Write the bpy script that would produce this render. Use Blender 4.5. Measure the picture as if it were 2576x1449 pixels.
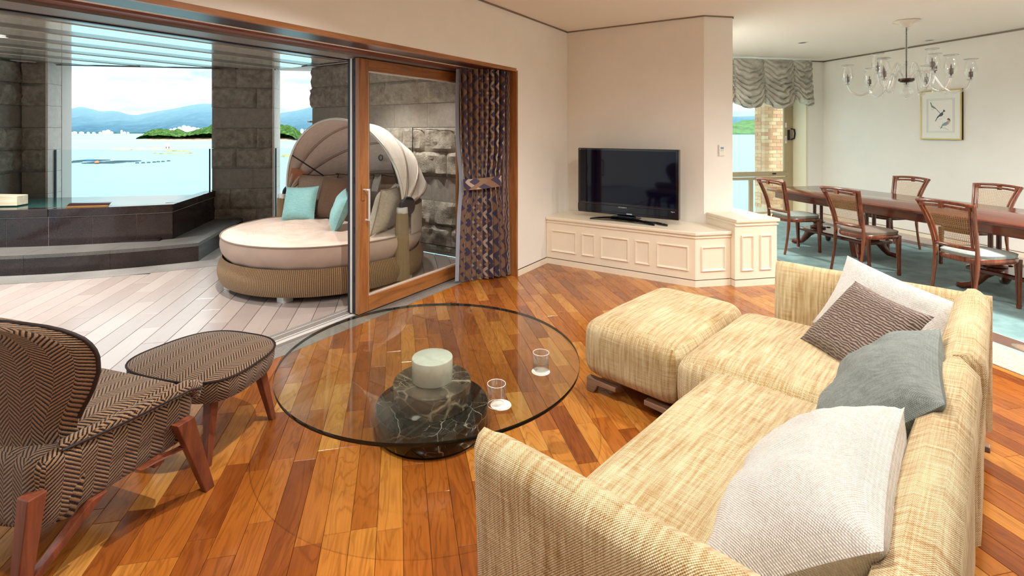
import bpy, bmesh, math, random
from math import sin, cos, pi, radians, sqrt, exp, atan2
from mathutils import Vector, Matrix, Euler, noise
for o in list(bpy.data.objects): bpy.data.objects.remove(o)
SC = bpy.context.scene
COL = SC.collection
random.seed(7)

# ------------------------------------------------------------------ camera
FPX, CX, HY, EYE = 1264.0, 1253.0, 330.0, 1.40      # focal length, principal column and horizon row of the 2576x1449 photo
cam = bpy.data.cameras.new('camera'); camo = bpy.data.objects.new('camera', cam); COL.objects.link(camo)
cam.sensor_fit = 'HORIZONTAL'; cam.sensor_width = 36.0
cam.lens = 36.0*FPX/2576.0
cam.shift_x = (1288.0-CX)/2576.0
cam.shift_y = -(724.5-HY)/2576.0
cam.clip_start = 0.05; cam.clip_end = 40000
camo.location = (0, 0, EYE); camo.rotation_euler = (pi/2, 0, 0)
SC.camera = camo

def lin(h, a=1.0):
    h = h.lstrip('#'); c = [int(h[i:i+2], 16)/255 for i in (0, 2, 4)]
    return tuple((x/12.92 if x <= .04045 else ((x+.055)/1.055)**2.4) for x in c)+(a,)

# ------------------------------------------------------------------ sky, sun, exposure
SC.view_settings.view_transform = 'Standard'; SC.view_settings.look = 'None'
SC.view_settings.gamma = 1.0; SC.view_settings.use_curve_mapping = False
SC.view_settings.exposure = 0.70
SC.cycles.transparent_max_bounces = 32; SC.cycles.max_bounces = 12; SC.cycles.diffuse_bounces = 6; SC.cycles.glossy_bounces = 5
W = bpy.data.worlds.new('sky'); SC.world = W; W.use_nodes = True

def NODE(nt, typ, ins=None, **props):
    n = nt.nodes.new(typ)
    for k, v in props.items(): setattr(n, k, v)
    for k, v in (ins or {}).items():
        s = n.inputs[k]
        if isinstance(v, bpy.types.NodeSocket): nt.links.new(v, s)
        elif isinstance(v, bpy.types.Node): nt.links.new(v.outputs[0], s)
        else: s.default_value = v
    return n
def MATH(nt, op, a, b=0.0, c=None, clamp=False):
    d = {0: a, 1: b}
    if c is not None: d[2] = c
    return NODE(nt, 'ShaderNodeMath', d, operation=op, use_clamp=clamp).outputs[0]
def RAMP(nt, fac, stops, interp='LINEAR'):
    n = NODE(nt, 'ShaderNodeValToRGB', {'Fac': fac}); cr = n.color_ramp; cr.interpolation = interp
    while len(cr.elements) < len(stops): cr.elements.new(0.5)
    for e, (p, c) in zip(cr.elements, stops): e.position = p; e.color = c if len(c) == 4 else tuple(c)+(1,)
    return n.outputs[0]
def MIX(nt, f, a, b, mode='MIX'):
    n = nt.nodes.new('ShaderNodeMix'); n.data_type = 'RGBA'; n.blend_type = mode
    for k, v in ((0, f), (6, a), (7, b)):
        if isinstance(v, bpy.types.NodeSocket): nt.links.new(v, n.inputs[k])
        else: n.inputs[k].default_value = v
    return n.outputs[2]

nt = W.node_tree; nt.nodes.clear()
tc = NODE(nt, 'ShaderNodeTexCoord')
sep = NODE(nt, 'ShaderNodeSeparateXYZ', {0: tc.outputs['Generated']})
zc = MATH(nt, 'MAXIMUM', sep.outputs[2], 0.0)
# a cloud deck seen in perspective: direction divided by height
den = MATH(nt, 'ADD', zc, 0.16)
cv = NODE(nt, 'ShaderNodeCombineXYZ', {0: MATH(nt, 'DIVIDE', sep.outputs[0], den), 1: MATH(nt, 'DIVIDE', sep.outputs[1], den), 2: 0.3})
cn = NODE(nt, 'ShaderNodeTexNoise', {'Vector': cv.outputs[0], 'Scale': 1.7, 'Detail': 8.0, 'Roughness': 0.55, 'Distortion': 0.35})
skycol = RAMP(nt, cn.outputs[0], [(0.34, (0.40, 0.68, 0.82)), (0.46, (0.66, 0.86, 0.91)), (0.56, (0.93, 0.97, 0.97)), (0.70, (1.0, 0.985, 0.955))])
lum = MATH(nt, 'MULTIPLY_ADD', zc, 2.0, .74)        # overcast sky: brighter towards the zenith
bg = NODE(nt, 'ShaderNodeBackground', {'Color': skycol, 'Strength': lum})
NODE(nt, 'ShaderNodeOutputWorld', {'Surface': bg.outputs[0]})

sun = bpy.data.lights.new('sun', 'SUN'); sun.energy = 1.7; sun.angle = radians(4); sun.color = (1.0, 0.95, 0.86)
suno = bpy.data.objects.new('sun', sun); COL.objects.link(suno)
suno.rotation_euler = (radians(38), radians(8), radians(20))      # high, from behind the building

# ------------------------------------------------------------------ the three directions of the place
AL, AD, AS = radians(-33.8), radians(11.2), radians(-45.0)   # living-room walls, planks/dining/terrace edge, sofa
def W2(a, x, y): return (x*cos(a)-y*sin(a), x*sin(a)+y*cos(a))
def TO(a, X, Y): return (X*cos(a)+Y*sin(a), -X*sin(a)+Y*cos(a))
def conv(a, b, x, y): return TO(b, *W2(a, x, y))
CEIL = 2.539

# ------------------------------------------------------------------ mesh helpers
class MB:
    def __init__(s): s.v = []; s.f = []; s.uv = []
    def add(s, v, f, uv=None):
        n = len(s.v); s.v += [tuple(p) for p in v]; s.f += [tuple(i+n for i in q) for q in f]
        s.uv += uv if uv else [None]*len(f); return s
    def box(s, x0, x1, y0, y1, z0, z1):
        v = [(x, y, z) for z in (z0, z1) for x, y in ((x0, y0), (x1, y0), (x1, y1), (x0, y1))]
        return s.add(v, [(3, 2, 1, 0), (4, 5, 6, 7), (0, 1, 5, 4), (1, 2, 6, 5), (2, 3, 7, 6), (3, 0, 4, 7)])
    def prism(s, poly, z0, z1):
        n = len(poly)
        if sum(poly[i][0]*poly[(i+1) % n][1]-poly[(i+1) % n][0]*poly[i][1] for i in range(n)) < 0: poly = poly[::-1]
        v = [(x, y, z0) for x, y in poly]+[(x, y, z1) for x, y in poly]
        return s.add(v, [tuple(range(n))[::-1], tuple(range(n, 2*n))]+[(i, (i+1) % n, n+(i+1) % n, n+i) for i in range(n)])
    def slab(s, poly, z0, z1, ch=0.0015):     # convex piece with chamfered top edge
        n = len(poly)
        if sum(poly[i][0]*poly[(i+1) % n][1]-poly[(i+1) % n][0]*poly[i][1] for i in range(n)) < 0: poly = poly[::-1]
        ins = inset(poly, ch)
        v = [(x, y, z0) for x, y in poly]+[(x, y, z1-ch) for x, y in poly]+[(x, y, z1) for x, y in ins]
        f = [tuple(range(2*n, 3*n))]
        for k in (0, 1): f += [(k*n+i, k*n+(i+1) % n, (k+1)*n+(i+1) % n, (k+1)*n+i) for i in range(n)]
        return s.add(v, f)
    def tube(s, pts, r, seg=8, closed=False, caps=True, sx=1.0):
        P = [Vector(p) for p in pts]; n = len(P); R = r if isinstance(r, (list, tuple)) else [r]*n
        up = Vector((0, 0, 1)); v = []; prev = None
        for i in range(n):
            d = (P[(i+1) % n]-P[i-1]) if (closed or 0 < i < n-1) else (P[1]-P[0] if i == 0 else P[-1]-P[-2])
            d.normalize()
            if prev is None:
                a = d.cross(up)
                if a.length < 1e-3: a = d.cross(Vector((0, 1, 0)))
            else: a = prev-d*prev.dot(d)
            a.normalize(); prev = a; b = d.cross(a)
            for j in range(seg):
                t = 2*pi*j/seg; v.append(P[i]+a*cos(t)*R[i]*sx+b*sin(t)*R[i])
        f = []
        for i in range(n if closed else n-1):
            k = (i+1) % n
            for j in range(seg): f.append((i*seg+j, i*seg+(j+1) % seg, k*seg+(j+1) % seg, k*seg+j))
        if caps and not closed: f += [tuple(range(seg))[::-1], tuple((n-1)*seg+j for j in range(seg))]
        return s.add(v, f)
    def lathe(s, prof, seg=24, c=(0, 0, 0), caps=True):
        v = []; f = []; n = len(prof)
        for r, z in prof:
            for j in range(seg): t = 2*pi*j/seg; v.append((c[0]+r*cos(t), c[1]+r*sin(t), c[2]+z))
        for i in range(n-1):
            for j in range(seg): f.append((i*seg+j, i*seg+(j+1) % seg, (i+1)*seg+(j+1) % seg, (i+1)*seg+j))
        if caps:
            if prof[0][0] > 1e-6: f.append(tuple(range(seg))[::-1])
            if prof[-1][0] > 1e-6: f.append(tuple((n-1)*seg+j for j in range(seg)))
        return s.add(v, f)
    def grid(s, fn, nu, nv, cu=False, us=1.0, vs=1.0, flip=False):
        v = []; f = []; uv = []; mu = nu if cu else nu+1
        for j in range(nv+1):
            for i in range(mu): v.append(fn(i/nu, j/nv))
        for j in range(nv):
            for i in range(nu):
                q = (j*mu+i, j*mu+(i+1) % mu, (j+1)*mu+(i+1) % mu, (j+1)*mu+i)
                w = ((i/nu*us, j/nv*vs), ((i+1)/nu*us, j/nv*vs), ((i+1)/nu*us, (j+1)/nv*vs), (i/nu*us, (j+1)/nv*vs))
                if flip: q = q[::-1]; w = w[::-1]
                f.append(q); uv.append(w)
        return s.add(v, f, uv)
    def rbox(s, hx, hy, hz, r, c=(0, 0, 0), n=10, puff=0.0, warp=None):
        # rounded box from a subdivided cube
        bm = bmesh.new(); bmesh.ops.create_cube(bm, size=2.0)
        bmesh.ops.subdivide_edges(bm, edges=bm.edges[:], cuts=n, use_grid_fill=True)
        v = []
        for q in bm.verts:
            e = []
            for val, h in zip(q.co, (hx, hy, hz)):
                rr = min(r, h*.98); k = abs(val); e.append(math.copysign((k**0.75)*h, val))
            p = Vector(e); h = Vector((hx, hy, hz)); rr = [min(r, x*.98) for x in h]
            core = Vector([max(-h[i]+rr[i], min(h[i]-rr[i], p[i])) for i in range(3)]); d = p-core
            if d.length > 1e-6:
                dn = Vector([d[i]/rr[i] for i in range(3)]); dn.normalize(); p = core+Vector([dn[i]*rr[i] for i in range(3)])
            if puff and p.z > 0: p.z += puff*max(0, 1-(p.x/hx)**2)*max(0, 1-(p.y/hy)**2)*(p.z/hz)
            if warp: p = Vector(warp(p))
            v.append(p+Vector(c))
        f = [tuple(x.index for x in q.verts) for q in bm.faces]; bm.free()
        return s.add(v, f)
    def xf(s, M): s.v = [tuple(M @ Vector(p)) for p in s.v]; return s
    def mesh(s, name, mat=None, smooth=None, uv=True, rnd=None):
        me = bpy.data.meshes.new(name); me.from_pydata(s.v, [], s.f)
        if mat: me.materials.append(mat)
        if uv:
            L = me.uv_layers.new(name='uv'); k = 0
            for pi_, p in enumerate(me.polygons):
                w = s.uv[pi_]; nn = p.normal
                for t, li in enumerate(p.loop_indices):
                    if w: L.data[li].uv = w[t]
                    else:
                        c = me.vertices[p.vertices[t]].co
                        ax = max(range(3), key=lambda i: abs(nn[i]))
                        L.data[li].uv = (c.y, c.z) if ax == 0 else ((c.x, c.z) if ax == 1 else (c.x, c.y))
        if rnd is not None:
            a = me.attributes.new('rnd', 'FLOAT', 'FACE')
            a.data.foreach_set('value', rnd if isinstance(rnd, list) else [rnd]*len(me.polygons))
        if smooth:
            me.shade_smooth(); me.set_sharp_from_angle(angle=radians(smooth))
        me.update(); return me
    def build(s, name, mat, parent=None, loc=(0, 0, 0), rz=0.0, rot=None, smooth=None, uv=True, rnd=None, bev=0, **tags):
        o = bpy.data.objects.new(name, s.mesh(name, mat, smooth, uv, rnd)); COL.objects.link(o)
        o.location = loc; o.rotation_euler = rot if rot else (0, 0, rz); o.parent = parent
        if bev:
            m = o.modifiers.new('bevel', 'BEVEL'); m.width = bev; m.segments = 2; m.limit_method = 'ANGLE'
        tag(o, **tags); return o
def tag(o, label=None, cat=None, group=None, kind=None):
    if label: o['label'] = label
    if cat: o['category'] = cat
    if group: o['group'] = group
    if kind: o['kind'] = kind
    return o
def empty(name, loc=(0, 0, 0), rz=0.0, **tags):
    o = bpy.data.objects.new(name, None); COL.objects.link(o); o.location = loc; o.rotation_euler = (0, 0, rz)
    o.empty_display_size = .1; return tag(o, **tags)
def copy_tree(o, parent=None):
    c = o.copy(); COL.objects.link(c); c.parent = parent
    for ch in list(o.children): copy_tree(ch, c)
    return c
def inset(poly, d):
    n = len(poly); out = []
    for i in range(n):
        p0, p1, p2 = Vector(poly[i-1]), Vector(poly[i]), Vector(poly[(i+1) % n])
        a = (p1-p0); b = (p2-p1)
        if a.length < 1e-9 or b.length < 1e-9: out.append(tuple(p1)); continue
        a.normalize(); b.normalize(); na = Vector((-a.y, a.x)); nb = Vector((-b.y, b.x)); m = na+nb
        if m.length < 1e-6: out.append(tuple(p1)); continue
        m.normalize(); k = min(3.0, 1/max(.2, m.dot(na))); out.append(tuple(p1+m*d*k))
    return out
def clip(poly, planes):      # keep a*x+b*y<=c
    for a, b, c in planes:
        out = []; n = len(poly)
        for i in range(n):
            p, q = poly[i], poly[(i+1) % n]; dp = a*p[0]+b*p[1]-c; dq = a*q[0]+b*q[1]-c
            if dp <= 0: out.append(p)
            if dp*dq < 0: t = dp/(dp-dq); out.append((p[0]+(q[0]-p[0])*t, p[1]+(q[1]-p[1])*t))
        poly = out
        if len(poly) < 3: return []
    return poly
def area(poly): return abs(sum(poly[i-1][0]*poly[i][1]-poly[i][0]*poly[i-1][1] for i in range(len(poly))))/2
def text_mesh(name, body, size, mat, parent, loc, rot, extr=.0006):
    cu = bpy.data.curves.new(name, 'FONT'); cu.body = body; cu.size = size; cu.extrude = extr; cu.align_x = 'CENTER'; cu.align_y = 'CENTER'
    t = bpy.data.objects.new(name+'_curve', cu); COL.objects.link(t)
    dg = bpy.context.evaluated_depsgraph_get(); me = bpy.data.meshes.new_from_object(t.evaluated_get(dg))
    bpy.data.objects.remove(t); me.materials.clear(); me.materials.append(mat)
    o = bpy.data.objects.new(name, me); COL.objects.link(o); o.parent = parent; o.location = loc; o.rotation_euler = rot; return o

# ------------------------------------------------------------------ materials
def newmat(name):
    m = bpy.data.materials.new(name); m.use_nodes = True; nt = m.node_tree; nt.nodes.clear()
    b = NODE(nt, 'ShaderNodeBsdfPrincipled'); NODE(nt, 'ShaderNodeOutputMaterial', {'Surface': b.outputs[0]}); return m, nt, b
def setp(nt, b, **k):
    names = dict(col='Base Color', rough='Roughness', metal='Metallic', spec='Specular IOR Level', nrm='Normal', coat='Coat Weight', crough='Coat Roughness',
                 sheen='Sheen Weight', trans='Transmission Weight', ior='IOR', sss='Subsurface Weight', emit='Emission Color', estr='Emission Strength', alpha='Alpha')
    for a, v in k.items():
        s = b.inputs[names[a]]
        if isinstance(v, bpy.types.NodeSocket): nt.links.new(v, s)
        else: s.default_value = v
def bump(nt, h, strength=.3, dist=.01):
    return NODE(nt, 'ShaderNodeBump', {'Height': h, 'Strength': strength, 'Distance': dist}).outputs[0]
def coords(nt, which='Object', scale=(1, 1, 1), rot=(0, 0, 0)):
    t = NODE(nt, 'ShaderNodeTexCoord')
    return NODE(nt, 'ShaderNodeMapping', {'Vector': t.outputs[which], 'Scale': scale, 'Rotation': rot}).outputs[0]
def nz(nt, vec, scale, detail=3, rough=.55, dist=0.0):
    return NODE(nt, 'ShaderNodeTexNoise', {'Vector': vec, 'Scale': scale, 'Detail': detail, 'Roughness': rough, 'Distortion': dist}).outputs[0]
def plain(name, c, rough=.5, metal=0.0, spec=.5, var=0.0, vs=8, bs=0.0, bsc=200, coat=0.0, bd=.002):
    m, nt, b = newmat(name); c = lin(c) if isinstance(c, str) else c
    v = coords(nt)
    if var:
        n = nz(nt, v, vs, 4)
        setp(nt, b, col=RAMP(nt, n, [(.3, tuple(x*(1-var) for x in c[:3])), (.7, tuple(min(1, x*(1+var)) for x in c[:3]))]))
    else: setp(nt, b, col=c)
    setp(nt, b, rough=rough, metal=metal, spec=spec, coat=coat)
    if bs: setp(nt, b, nrm=bump(nt, nz(nt, v, bsc, 3), bs, bd))
    return m
def glassmat(name, tint=(.93, .97, .96), ior=1.5, rough=0.0, boost=0.0):
    m = bpy.data.materials.new(name); m.use_nodes = True; nt = m.node_tree; nt.nodes.clear()
    fr = NODE(nt, 'ShaderNodeFresnel', {'IOR': ior}).outputs[0]
    bf = NODE(nt, 'ShaderNodeNewGeometry').outputs['Backfacing']     # a sheet reflects where light enters it
    fr = MATH(nt, 'MULTIPLY', fr, MATH(nt, 'SUBTRACT', 1.0, bf))
    if boost: fr = MATH(nt, 'ADD', MATH(nt, 'MULTIPLY', fr, 1.0), boost, clamp=True)
    tr = NODE(nt, 'ShaderNodeBsdfTransparent', {'Color': tuple(tint)+(1,)})
    gl = NODE(nt, 'ShaderNodeBsdfGlossy', {'Color': (1, 1, 1, 1), 'Roughness': rough})
    mx = NODE(nt, 'ShaderNodeMixShader', {0: fr, 1: tr.outputs[0], 2: gl.outputs[0]})
    NODE(nt, 'ShaderNodeOutputMaterial', {'Surface': mx.outputs[0]}); return m
def woodmat(name, c1, c2, rough=.35, axis='Y', scale=1.0, coat=.0, dark=None):
    m, nt, b = newmat(name); s = {'X': (1.2, 14, 14), 'Y': (14, 1.2, 14), 'Z': (14, 14, 1.2)}[axis]
    v = coords(nt, scale=tuple(x*scale for x in s)); oi = NODE(nt, 'ShaderNodeObjectInfo')
    v2 = NODE(nt, 'ShaderNodeVectorMath', {0: v, 1: NODE(nt, 'ShaderNodeCombineXYZ', {0: MATH(nt, 'MULTIPLY', oi.outputs['Random'], 37.0), 1: MATH(nt, 'MULTIPLY', oi.outputs['Random'], 11.0)}).outputs[0]}, operation='ADD').outputs[0]
    n = nz(nt, v2, 1.6, 6, .6, .6); f = nz(nt, v2, 9, 3, .6)
    g = MATH(nt, 'ADD', MATH(nt, 'MULTIPLY', n, .75), MATH(nt, 'MULTIPLY', f, .25))
    setp(nt, b, col=RAMP(nt, g, [(.32, lin(c1)), (.62, lin(c2))]), rough=rough, coat=coat, crough=.15, nrm=bump(nt, g, .05, .004)); return m

def plankmat(name, stops, rough, ggain=1.0, spec=.5, coat=.0):
    m, nt, b = newmat(name)
    r = NODE(nt, 'ShaderNodeAttribute', attribute_name='rnd').outputs['Fac']
    off = NODE(nt, 'ShaderNodeCombineXYZ', {0: MATH(nt, 'MULTIPLY', r, 91.0), 1: MATH(nt, 'MULTIPLY', r, 53.0), 2: MATH(nt, 'MULTIPLY', r, 17.0)}).outputs[0]
    t = NODE(nt, 'ShaderNodeTexCoord')
    v = NODE(nt, 'ShaderNodeVectorMath', {0: t.outputs['Object'], 1: off}, operation='ADD').outputs[0]
    vs = NODE(nt, 'ShaderNodeMapping', {'Vector': v, 'Scale': (9, 1.6, 1)}).outputs[0]
    n = nz(nt, vs, 1.0, 3, .5, .9)
    rings = MATH(nt, 'SINE', MATH(nt, 'MULTIPLY', n, 60.0))
    rings = MATH(nt, 'POWER', MATH(nt, 'ADD', MATH(nt, 'MULTIPLY', rings, .5), .5), 4.0)
    fine = nz(nt, NODE(nt, 'ShaderNodeMapping', {'Vector': v, 'Scale': (160, 5, 1)}).outputs[0], 1.0, 3, .6)
    blot = nz(nt, NODE(nt, 'ShaderNodeMapping', {'Vector': v, 'Scale': (7, 3, 1)}).outputs[0], 1.0, 2, .5)
    base = RAMP(nt, MATH(nt, 'ADD', r, MATH(nt, 'MULTIPLY', MATH(nt, 'SUBTRACT', blot, .5), .55)), stops)
    c = MIX(nt, MATH(nt, 'MULTIPLY', rings, .34*ggain), base, MIX(nt, 1.0, base, (.32, .22, .17, 1), 'MULTIPLY'))
    c = MIX(nt, MATH(nt, 'MULTIPLY', MATH(nt, 'SUBTRACT', fine, .35, clamp=True), .9*ggain), c, MIX(nt, 1.0, c, (.45, .34, .27, 1), 'MULTIPLY'))
    setp(nt, b, col=c, rough=rough, spec=spec, coat=coat, crough=.1, nrm=bump(nt, nz(nt, NODE(nt, 'ShaderNodeMapping', {'Vector': v, 'Scale': (30, 4, 1)}).outputs[0], 1.0, 2), .035, .01)); return m

def herring(name, cd, cl, w=.030, pitch=.0125, rough=.9):
    m, nt, b = newmat(name); t = NODE(nt, 'ShaderNodeTexCoord'); s = NODE(nt, 'ShaderNodeSeparateXYZ', {0: t.outputs['UV']})
    u = MATH(nt, 'DIVIDE', s.outputs[0], w); tri = MATH(nt, 'PINGPONG', u, 1.0)
    k = MATH(nt, 'DIVIDE', MATH(nt, 'ADD', s.outputs[1], MATH(nt, 'MULTIPLY', tri, w*.85)), pitch)
    odd = MATH(nt, 'MULTIPLY', MATH(nt, 'FLOOR', u), .5)
    st = MATH(nt, 'SINE', MATH(nt, 'MULTIPLY', MATH(nt, 'ADD', k, odd), 2*pi))
    yarn = NODE(nt, 'ShaderNodeTexVoronoi', {'Vector': t.outputs['UV'], 'Scale': 420.0}).outputs['Distance']
    st = MATH(nt, 'ADD', st, MATH(nt, 'MULTIPLY', MATH(nt, 'SUBTRACT', yarn, .35), .9))
    f = MATH(nt, 'MULTIPLY_ADD', st, 1.6, .5, clamp=True)
    setp(nt, b, col=MIX(nt, f, lin(cd), lin(cl)), rough=rough, spec=.2, sheen=.25, nrm=bump(nt, st, .5, .003)); return m

def weave(name, c1, c2, slub=(60, 6), thread=240.0, rough=.92, bstr=.6, lo=.35, hi=.65):
    m, nt, b = newmat(name); t = NODE(nt, 'ShaderNodeTexCoord')
    a = nz(nt, NODE(nt, 'ShaderNodeMapping', {'Vector': t.outputs['UV'], 'Scale': (slub[0], slub[1], 1)}).outputs[0], 1.0, 4, .65)
    c = nz(nt, NODE(nt, 'ShaderNodeMapping', {'Vector': t.outputs['UV'], 'Scale': (slub[1]*1.2, slub[0]*3.0, 1)}).outputs[0], 1.0, 3, .6)
    big = nz(nt, t.outputs['UV'], 3.0, 2)
    g = MATH(nt, 'ADD', MATH(nt, 'ADD', MATH(nt, 'MULTIPLY', a, .5), MATH(nt, 'MULTIPLY', c, .3)), MATH(nt, 'MULTIPLY', big, .2))
    s = NODE(nt, 'ShaderNodeSeparateXYZ', {0: t.outputs['UV']})
    wv = MATH(nt, 'MULTIPLY', MATH(nt, 'SINE', MATH(nt, 'MULTIPLY', s.outputs[0], thread*2*pi/2)), MATH(nt, 'SINE', MATH(nt, 'MULTIPLY', s.outputs[1], thread*2*pi/2)))
    g2 = MATH(nt, 'ADD', g, MATH(nt, 'MULTIPLY', wv, .09))
    setp(nt, b, col=RAMP(nt, g2, [(lo, lin(c1)), (hi, lin(c2))]), rough=rough, spec=.2, sheen=.2, nrm=bump(nt, MATH(nt, 'ADD', MATH(nt, 'MULTIPLY', wv, .5), g), bstr, .004)); return m

def marble(name, base, base2, vein, vscale=3.0, vw=.03, rough=.08, amt=1.0):
    m, nt, b = newmat(name); v = coords(nt)
    w = NODE(nt, 'ShaderNodeVectorMath', {0: v, 1: NODE(nt, 'ShaderNodeVectorMath', {0: NODE(nt, 'ShaderNodeTexNoise', {'Vector': v, 'Scale': 4.0, 'Detail': 4.0}).outputs['Color'], 1: (.18, .18, .18)}, operation='MULTIPLY').outputs[0]}, operation='ADD').outputs[0]
    e = NODE(nt, 'ShaderNodeTexVoronoi', {'Vector': w, 'Scale': vscale}, feature='DISTANCE_TO_EDGE').outputs['Distance']
    e2 = NODE(nt, 'ShaderNodeTexVoronoi', {'Vector': w, 'Scale': vscale*2.7}, feature='DISTANCE_TO_EDGE').outputs['Distance']
    brk = RAMP(nt, nz(nt, v, 6, 3), [(.45, (0, 0, 0)), (.6, (1, 1, 1))])
    l1 = RAMP(nt, e, [(0, (1, 1, 1)), (vw, (0, 0, 0))]); l2 = MATH(nt, 'MULTIPLY', RAMP(nt, e2, [(0, (1, 1, 1)), (vw*.5, (0, 0, 0))]), brk)
    f = MATH(nt, 'MULTIPLY', MATH(nt, 'MAXIMUM', MATH(nt, 'MULTIPLY', l1, MATH(nt, 'ADD', brk, .25)), l2), amt, clamp=True)
    bc = RAMP(nt, nz(nt, v, 9, 5, .6), [(.35, lin(base)), (.7, lin(base2))])
    setp(nt, b, col=MIX(nt, f, bc, lin(vein)), rough=rough, spec=.5); return m
def granite(name, cs, scale=260, rough=.25, bs=0.0, spec=.5):
    m, nt, b = newmat(name); v = coords(nt)
    n = nz(nt, v, scale, 2, .7); k = nz(nt, v, 3, 3)
    setp(nt, b, col=RAMP(nt, MATH(nt, 'ADD', n, MATH(nt, 'MULTIPLY', MATH(nt, 'SUBTRACT', k, .5), .25)), [(p, lin(c)) for p, c in cs]), rough=rough, spec=spec)
    if bs: setp(nt, b, nrm=bump(nt, n, bs, .002))
    return m
def stone(name, c1, c2, fleck, rough=.85, bs=.6):
    m, nt, b = newmat(name); v = coords(nt); oi = NODE(nt, 'ShaderNodeObjectInfo')
    v = NODE(nt, 'ShaderNodeVectorMath', {0: v, 1: NODE(nt, 'ShaderNodeCombineXYZ', {0: MATH(nt, 'MULTIPLY', oi.outputs['Random'], 40.0)}).outputs[0]}, operation='ADD').outputs[0]
    n = nz(nt, v, 14, 7, .65); f = NODE(nt, 'ShaderNodeTexVoronoi', {'Vector': v, 'Scale': 38.0}).outputs['Distance']
    c = RAMP(nt, n, [(.3, lin(c1)), (.7, lin(c2))])
    c = MIX(nt, MATH(nt, 'MULTIPLY', RAMP(nt, f, [(.07, (1, 1, 1)), (.13, (0, 0, 0))]), .5), c, lin(fleck))
    setp(nt, b, col=c, rough=rough, spec=.25, nrm=bump(nt, nz(nt, v, 45, 6, .7), bs, .02)); return m
def wicker(name, c1, c2, su=90.0, sv=60.0):
    m, nt, b = newmat(name); t = NODE(nt, 'ShaderNodeTexCoord'); s = NODE(nt, 'ShaderNodeSeparateXYZ', {0: t.outputs['UV']})
    u = MATH(nt, 'MULTIPLY', s.outputs[0], su); v = MATH(nt, 'MULTIPLY', s.outputs[1], sv)
    par = MATH(nt, 'MULTIPLY', MATH(nt, 'MODULO', MATH(nt, 'FLOOR', u), 2.0), 1.0)
    a = MATH(nt, 'ABSOLUTE', MATH(nt, 'SINE', MATH(nt, 'MULTIPLY', u, pi)))
    c = MATH(nt, 'ABSOLUTE', MATH(nt, 'SINE', MATH(nt, 'MULTIPLY', MATH(nt, 'ADD', v, MATH(nt, 'MULTIPLY', par, .5)), pi)))
    h = MATH(nt, 'MULTIPLY', a, c)
    n = nz(nt, t.outputs['UV'], 30, 3)
    col = MIX(nt, MATH(nt, 'MULTIPLY_ADD', h, 1.2, -.05, clamp=True), lin(c1), MIX(nt, n, lin(c2), MIX(nt, .35, lin(c2), (1, .9, .7, 1))))
    setp(nt, b, col=col, rough=.5, nrm=bump(nt, h, .8, .006)); return m
HAZE = 6e-4
def LIGHTS():
    downlight(-.29, 2.07, 105, 'ceiling downlight straight above the coffee table', .012, 140, .5)
    for (u, v, w) in ((.2, .4, 50), (-1.2, .2, 70), (1.6, 1.2, 48), (-.7, 3.2, 85), (.5, 2.6, 80)):  # added fill lamps, unseen, to brighten the living room
        X, Y = W2(AL, u, v); downlight(X, Y, w, 'added fill downlight in the living room ceiling, out of the picture', .05)
    for (p, q, w) in ((5.092, 5.573, 0), (6.515, 5.12, 0), (5.0, 1.6, 340), (4.2, .6, 200), (5.1, 2.3, 320), (3.62, 5.6, 230)):  # powered ones are added out of view to brighten the dining room
        X, Y = W2(AD, p, q); downlight(X, Y, w*1.1, 'ceiling downlight over the dining room; lit ones are added, unseen', .08, lit=w > 0, col=(1, .985, .955))
    X, Y = W2(AD, -3.58, 5.39); downlight(X, Y, 320, 'recessed downlight in the slatted terrace ceiling above the bath', .03, 100, .7, z=ZC)
    for (u, v, w) in ((-4.3, 3.8, 80), (-3.6, 3.85, 50), (-4.3, 2.3, 100), (-4.4, .9, 110), (-4.3, -.6, 110)):  # extra lamps added where the door head hides them, to brighten the terrace
        X, Y = W2(AL, u, v); downlight(X, Y, w, 'added fill downlight in the terrace ceiling, unseen behind the door head', .03, 100, .7, z=ZC)
M = {}
M['wall'] = plain('wallpaper_cream', '#f1ede5', .85, var=.02, vs=3, bs=.12, bsc=260)
M['ceil'] = plain('ceiling_paint', '#efeae0', .9)
M['cream'] = plain('cream_lacquer', '#f3e8d2', .32, var=.015)
M['white'] = plain('white_paint', '#f1efe8', .5)
M['gap'] = plain('shadow_gap_brown', '#4a3527', .6)
M['metaltrim'] = plain('brushed_trim', '#8d8377', .3, .8)
M['oak'] = woodmat('door_timber', '#7a4720', '#b0733a', .38, 'Z', 1.0, coat=.15)
M['oakY'] = woodmat('door_timber_rail', '#7a4720', '#b0733a', .38, 'Y', 1.0, coat=.15)
M['darkwood'] = woodmat('soffit_dark_timber', '#2c120e', '#4a2119', .3, 'Y')
M['redwood'] = woodmat('soffit_red_timber', '#6a352b', '#8c5140', .35, 'Y')
M['greyalu'] = plain('grey_aluminium', '#8c817b', .4, .5)
M['whitealu'] = plain('white_aluminium', '#d9d6d2', .35, .3)
M['darkalu'] = plain('dark_aluminium', '#23232c', .35, .5)
M['plank'] = plankmat('teak_planks', [(.0, lin('#84451b')), (.25, lin('#a05a22')), (.6, lin('#b46d2a')), (.85, lin('#c38036')), (1.0, lin('#cc924a'))], .17, 1.0, .5, .25)
M['tile'] = plankmat('terrace_plank_tiles', [(.0, lin('#9a8c86')), (.5, lin('#a3968f')), (1.0, lin('#ab9f98'))], .24, .10, .9)
M['underfloor'] = plain('dark_joint', '#2a1a12', .8)
M['grout'] = plain('grey_grout', '#5d5450', .9)
M['gran_grey'] = granite('grey_granite', [(.3, '#4b4744'), (.5, '#7c7874'), (.7, '#a8a39c')], 300, .45)
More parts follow.
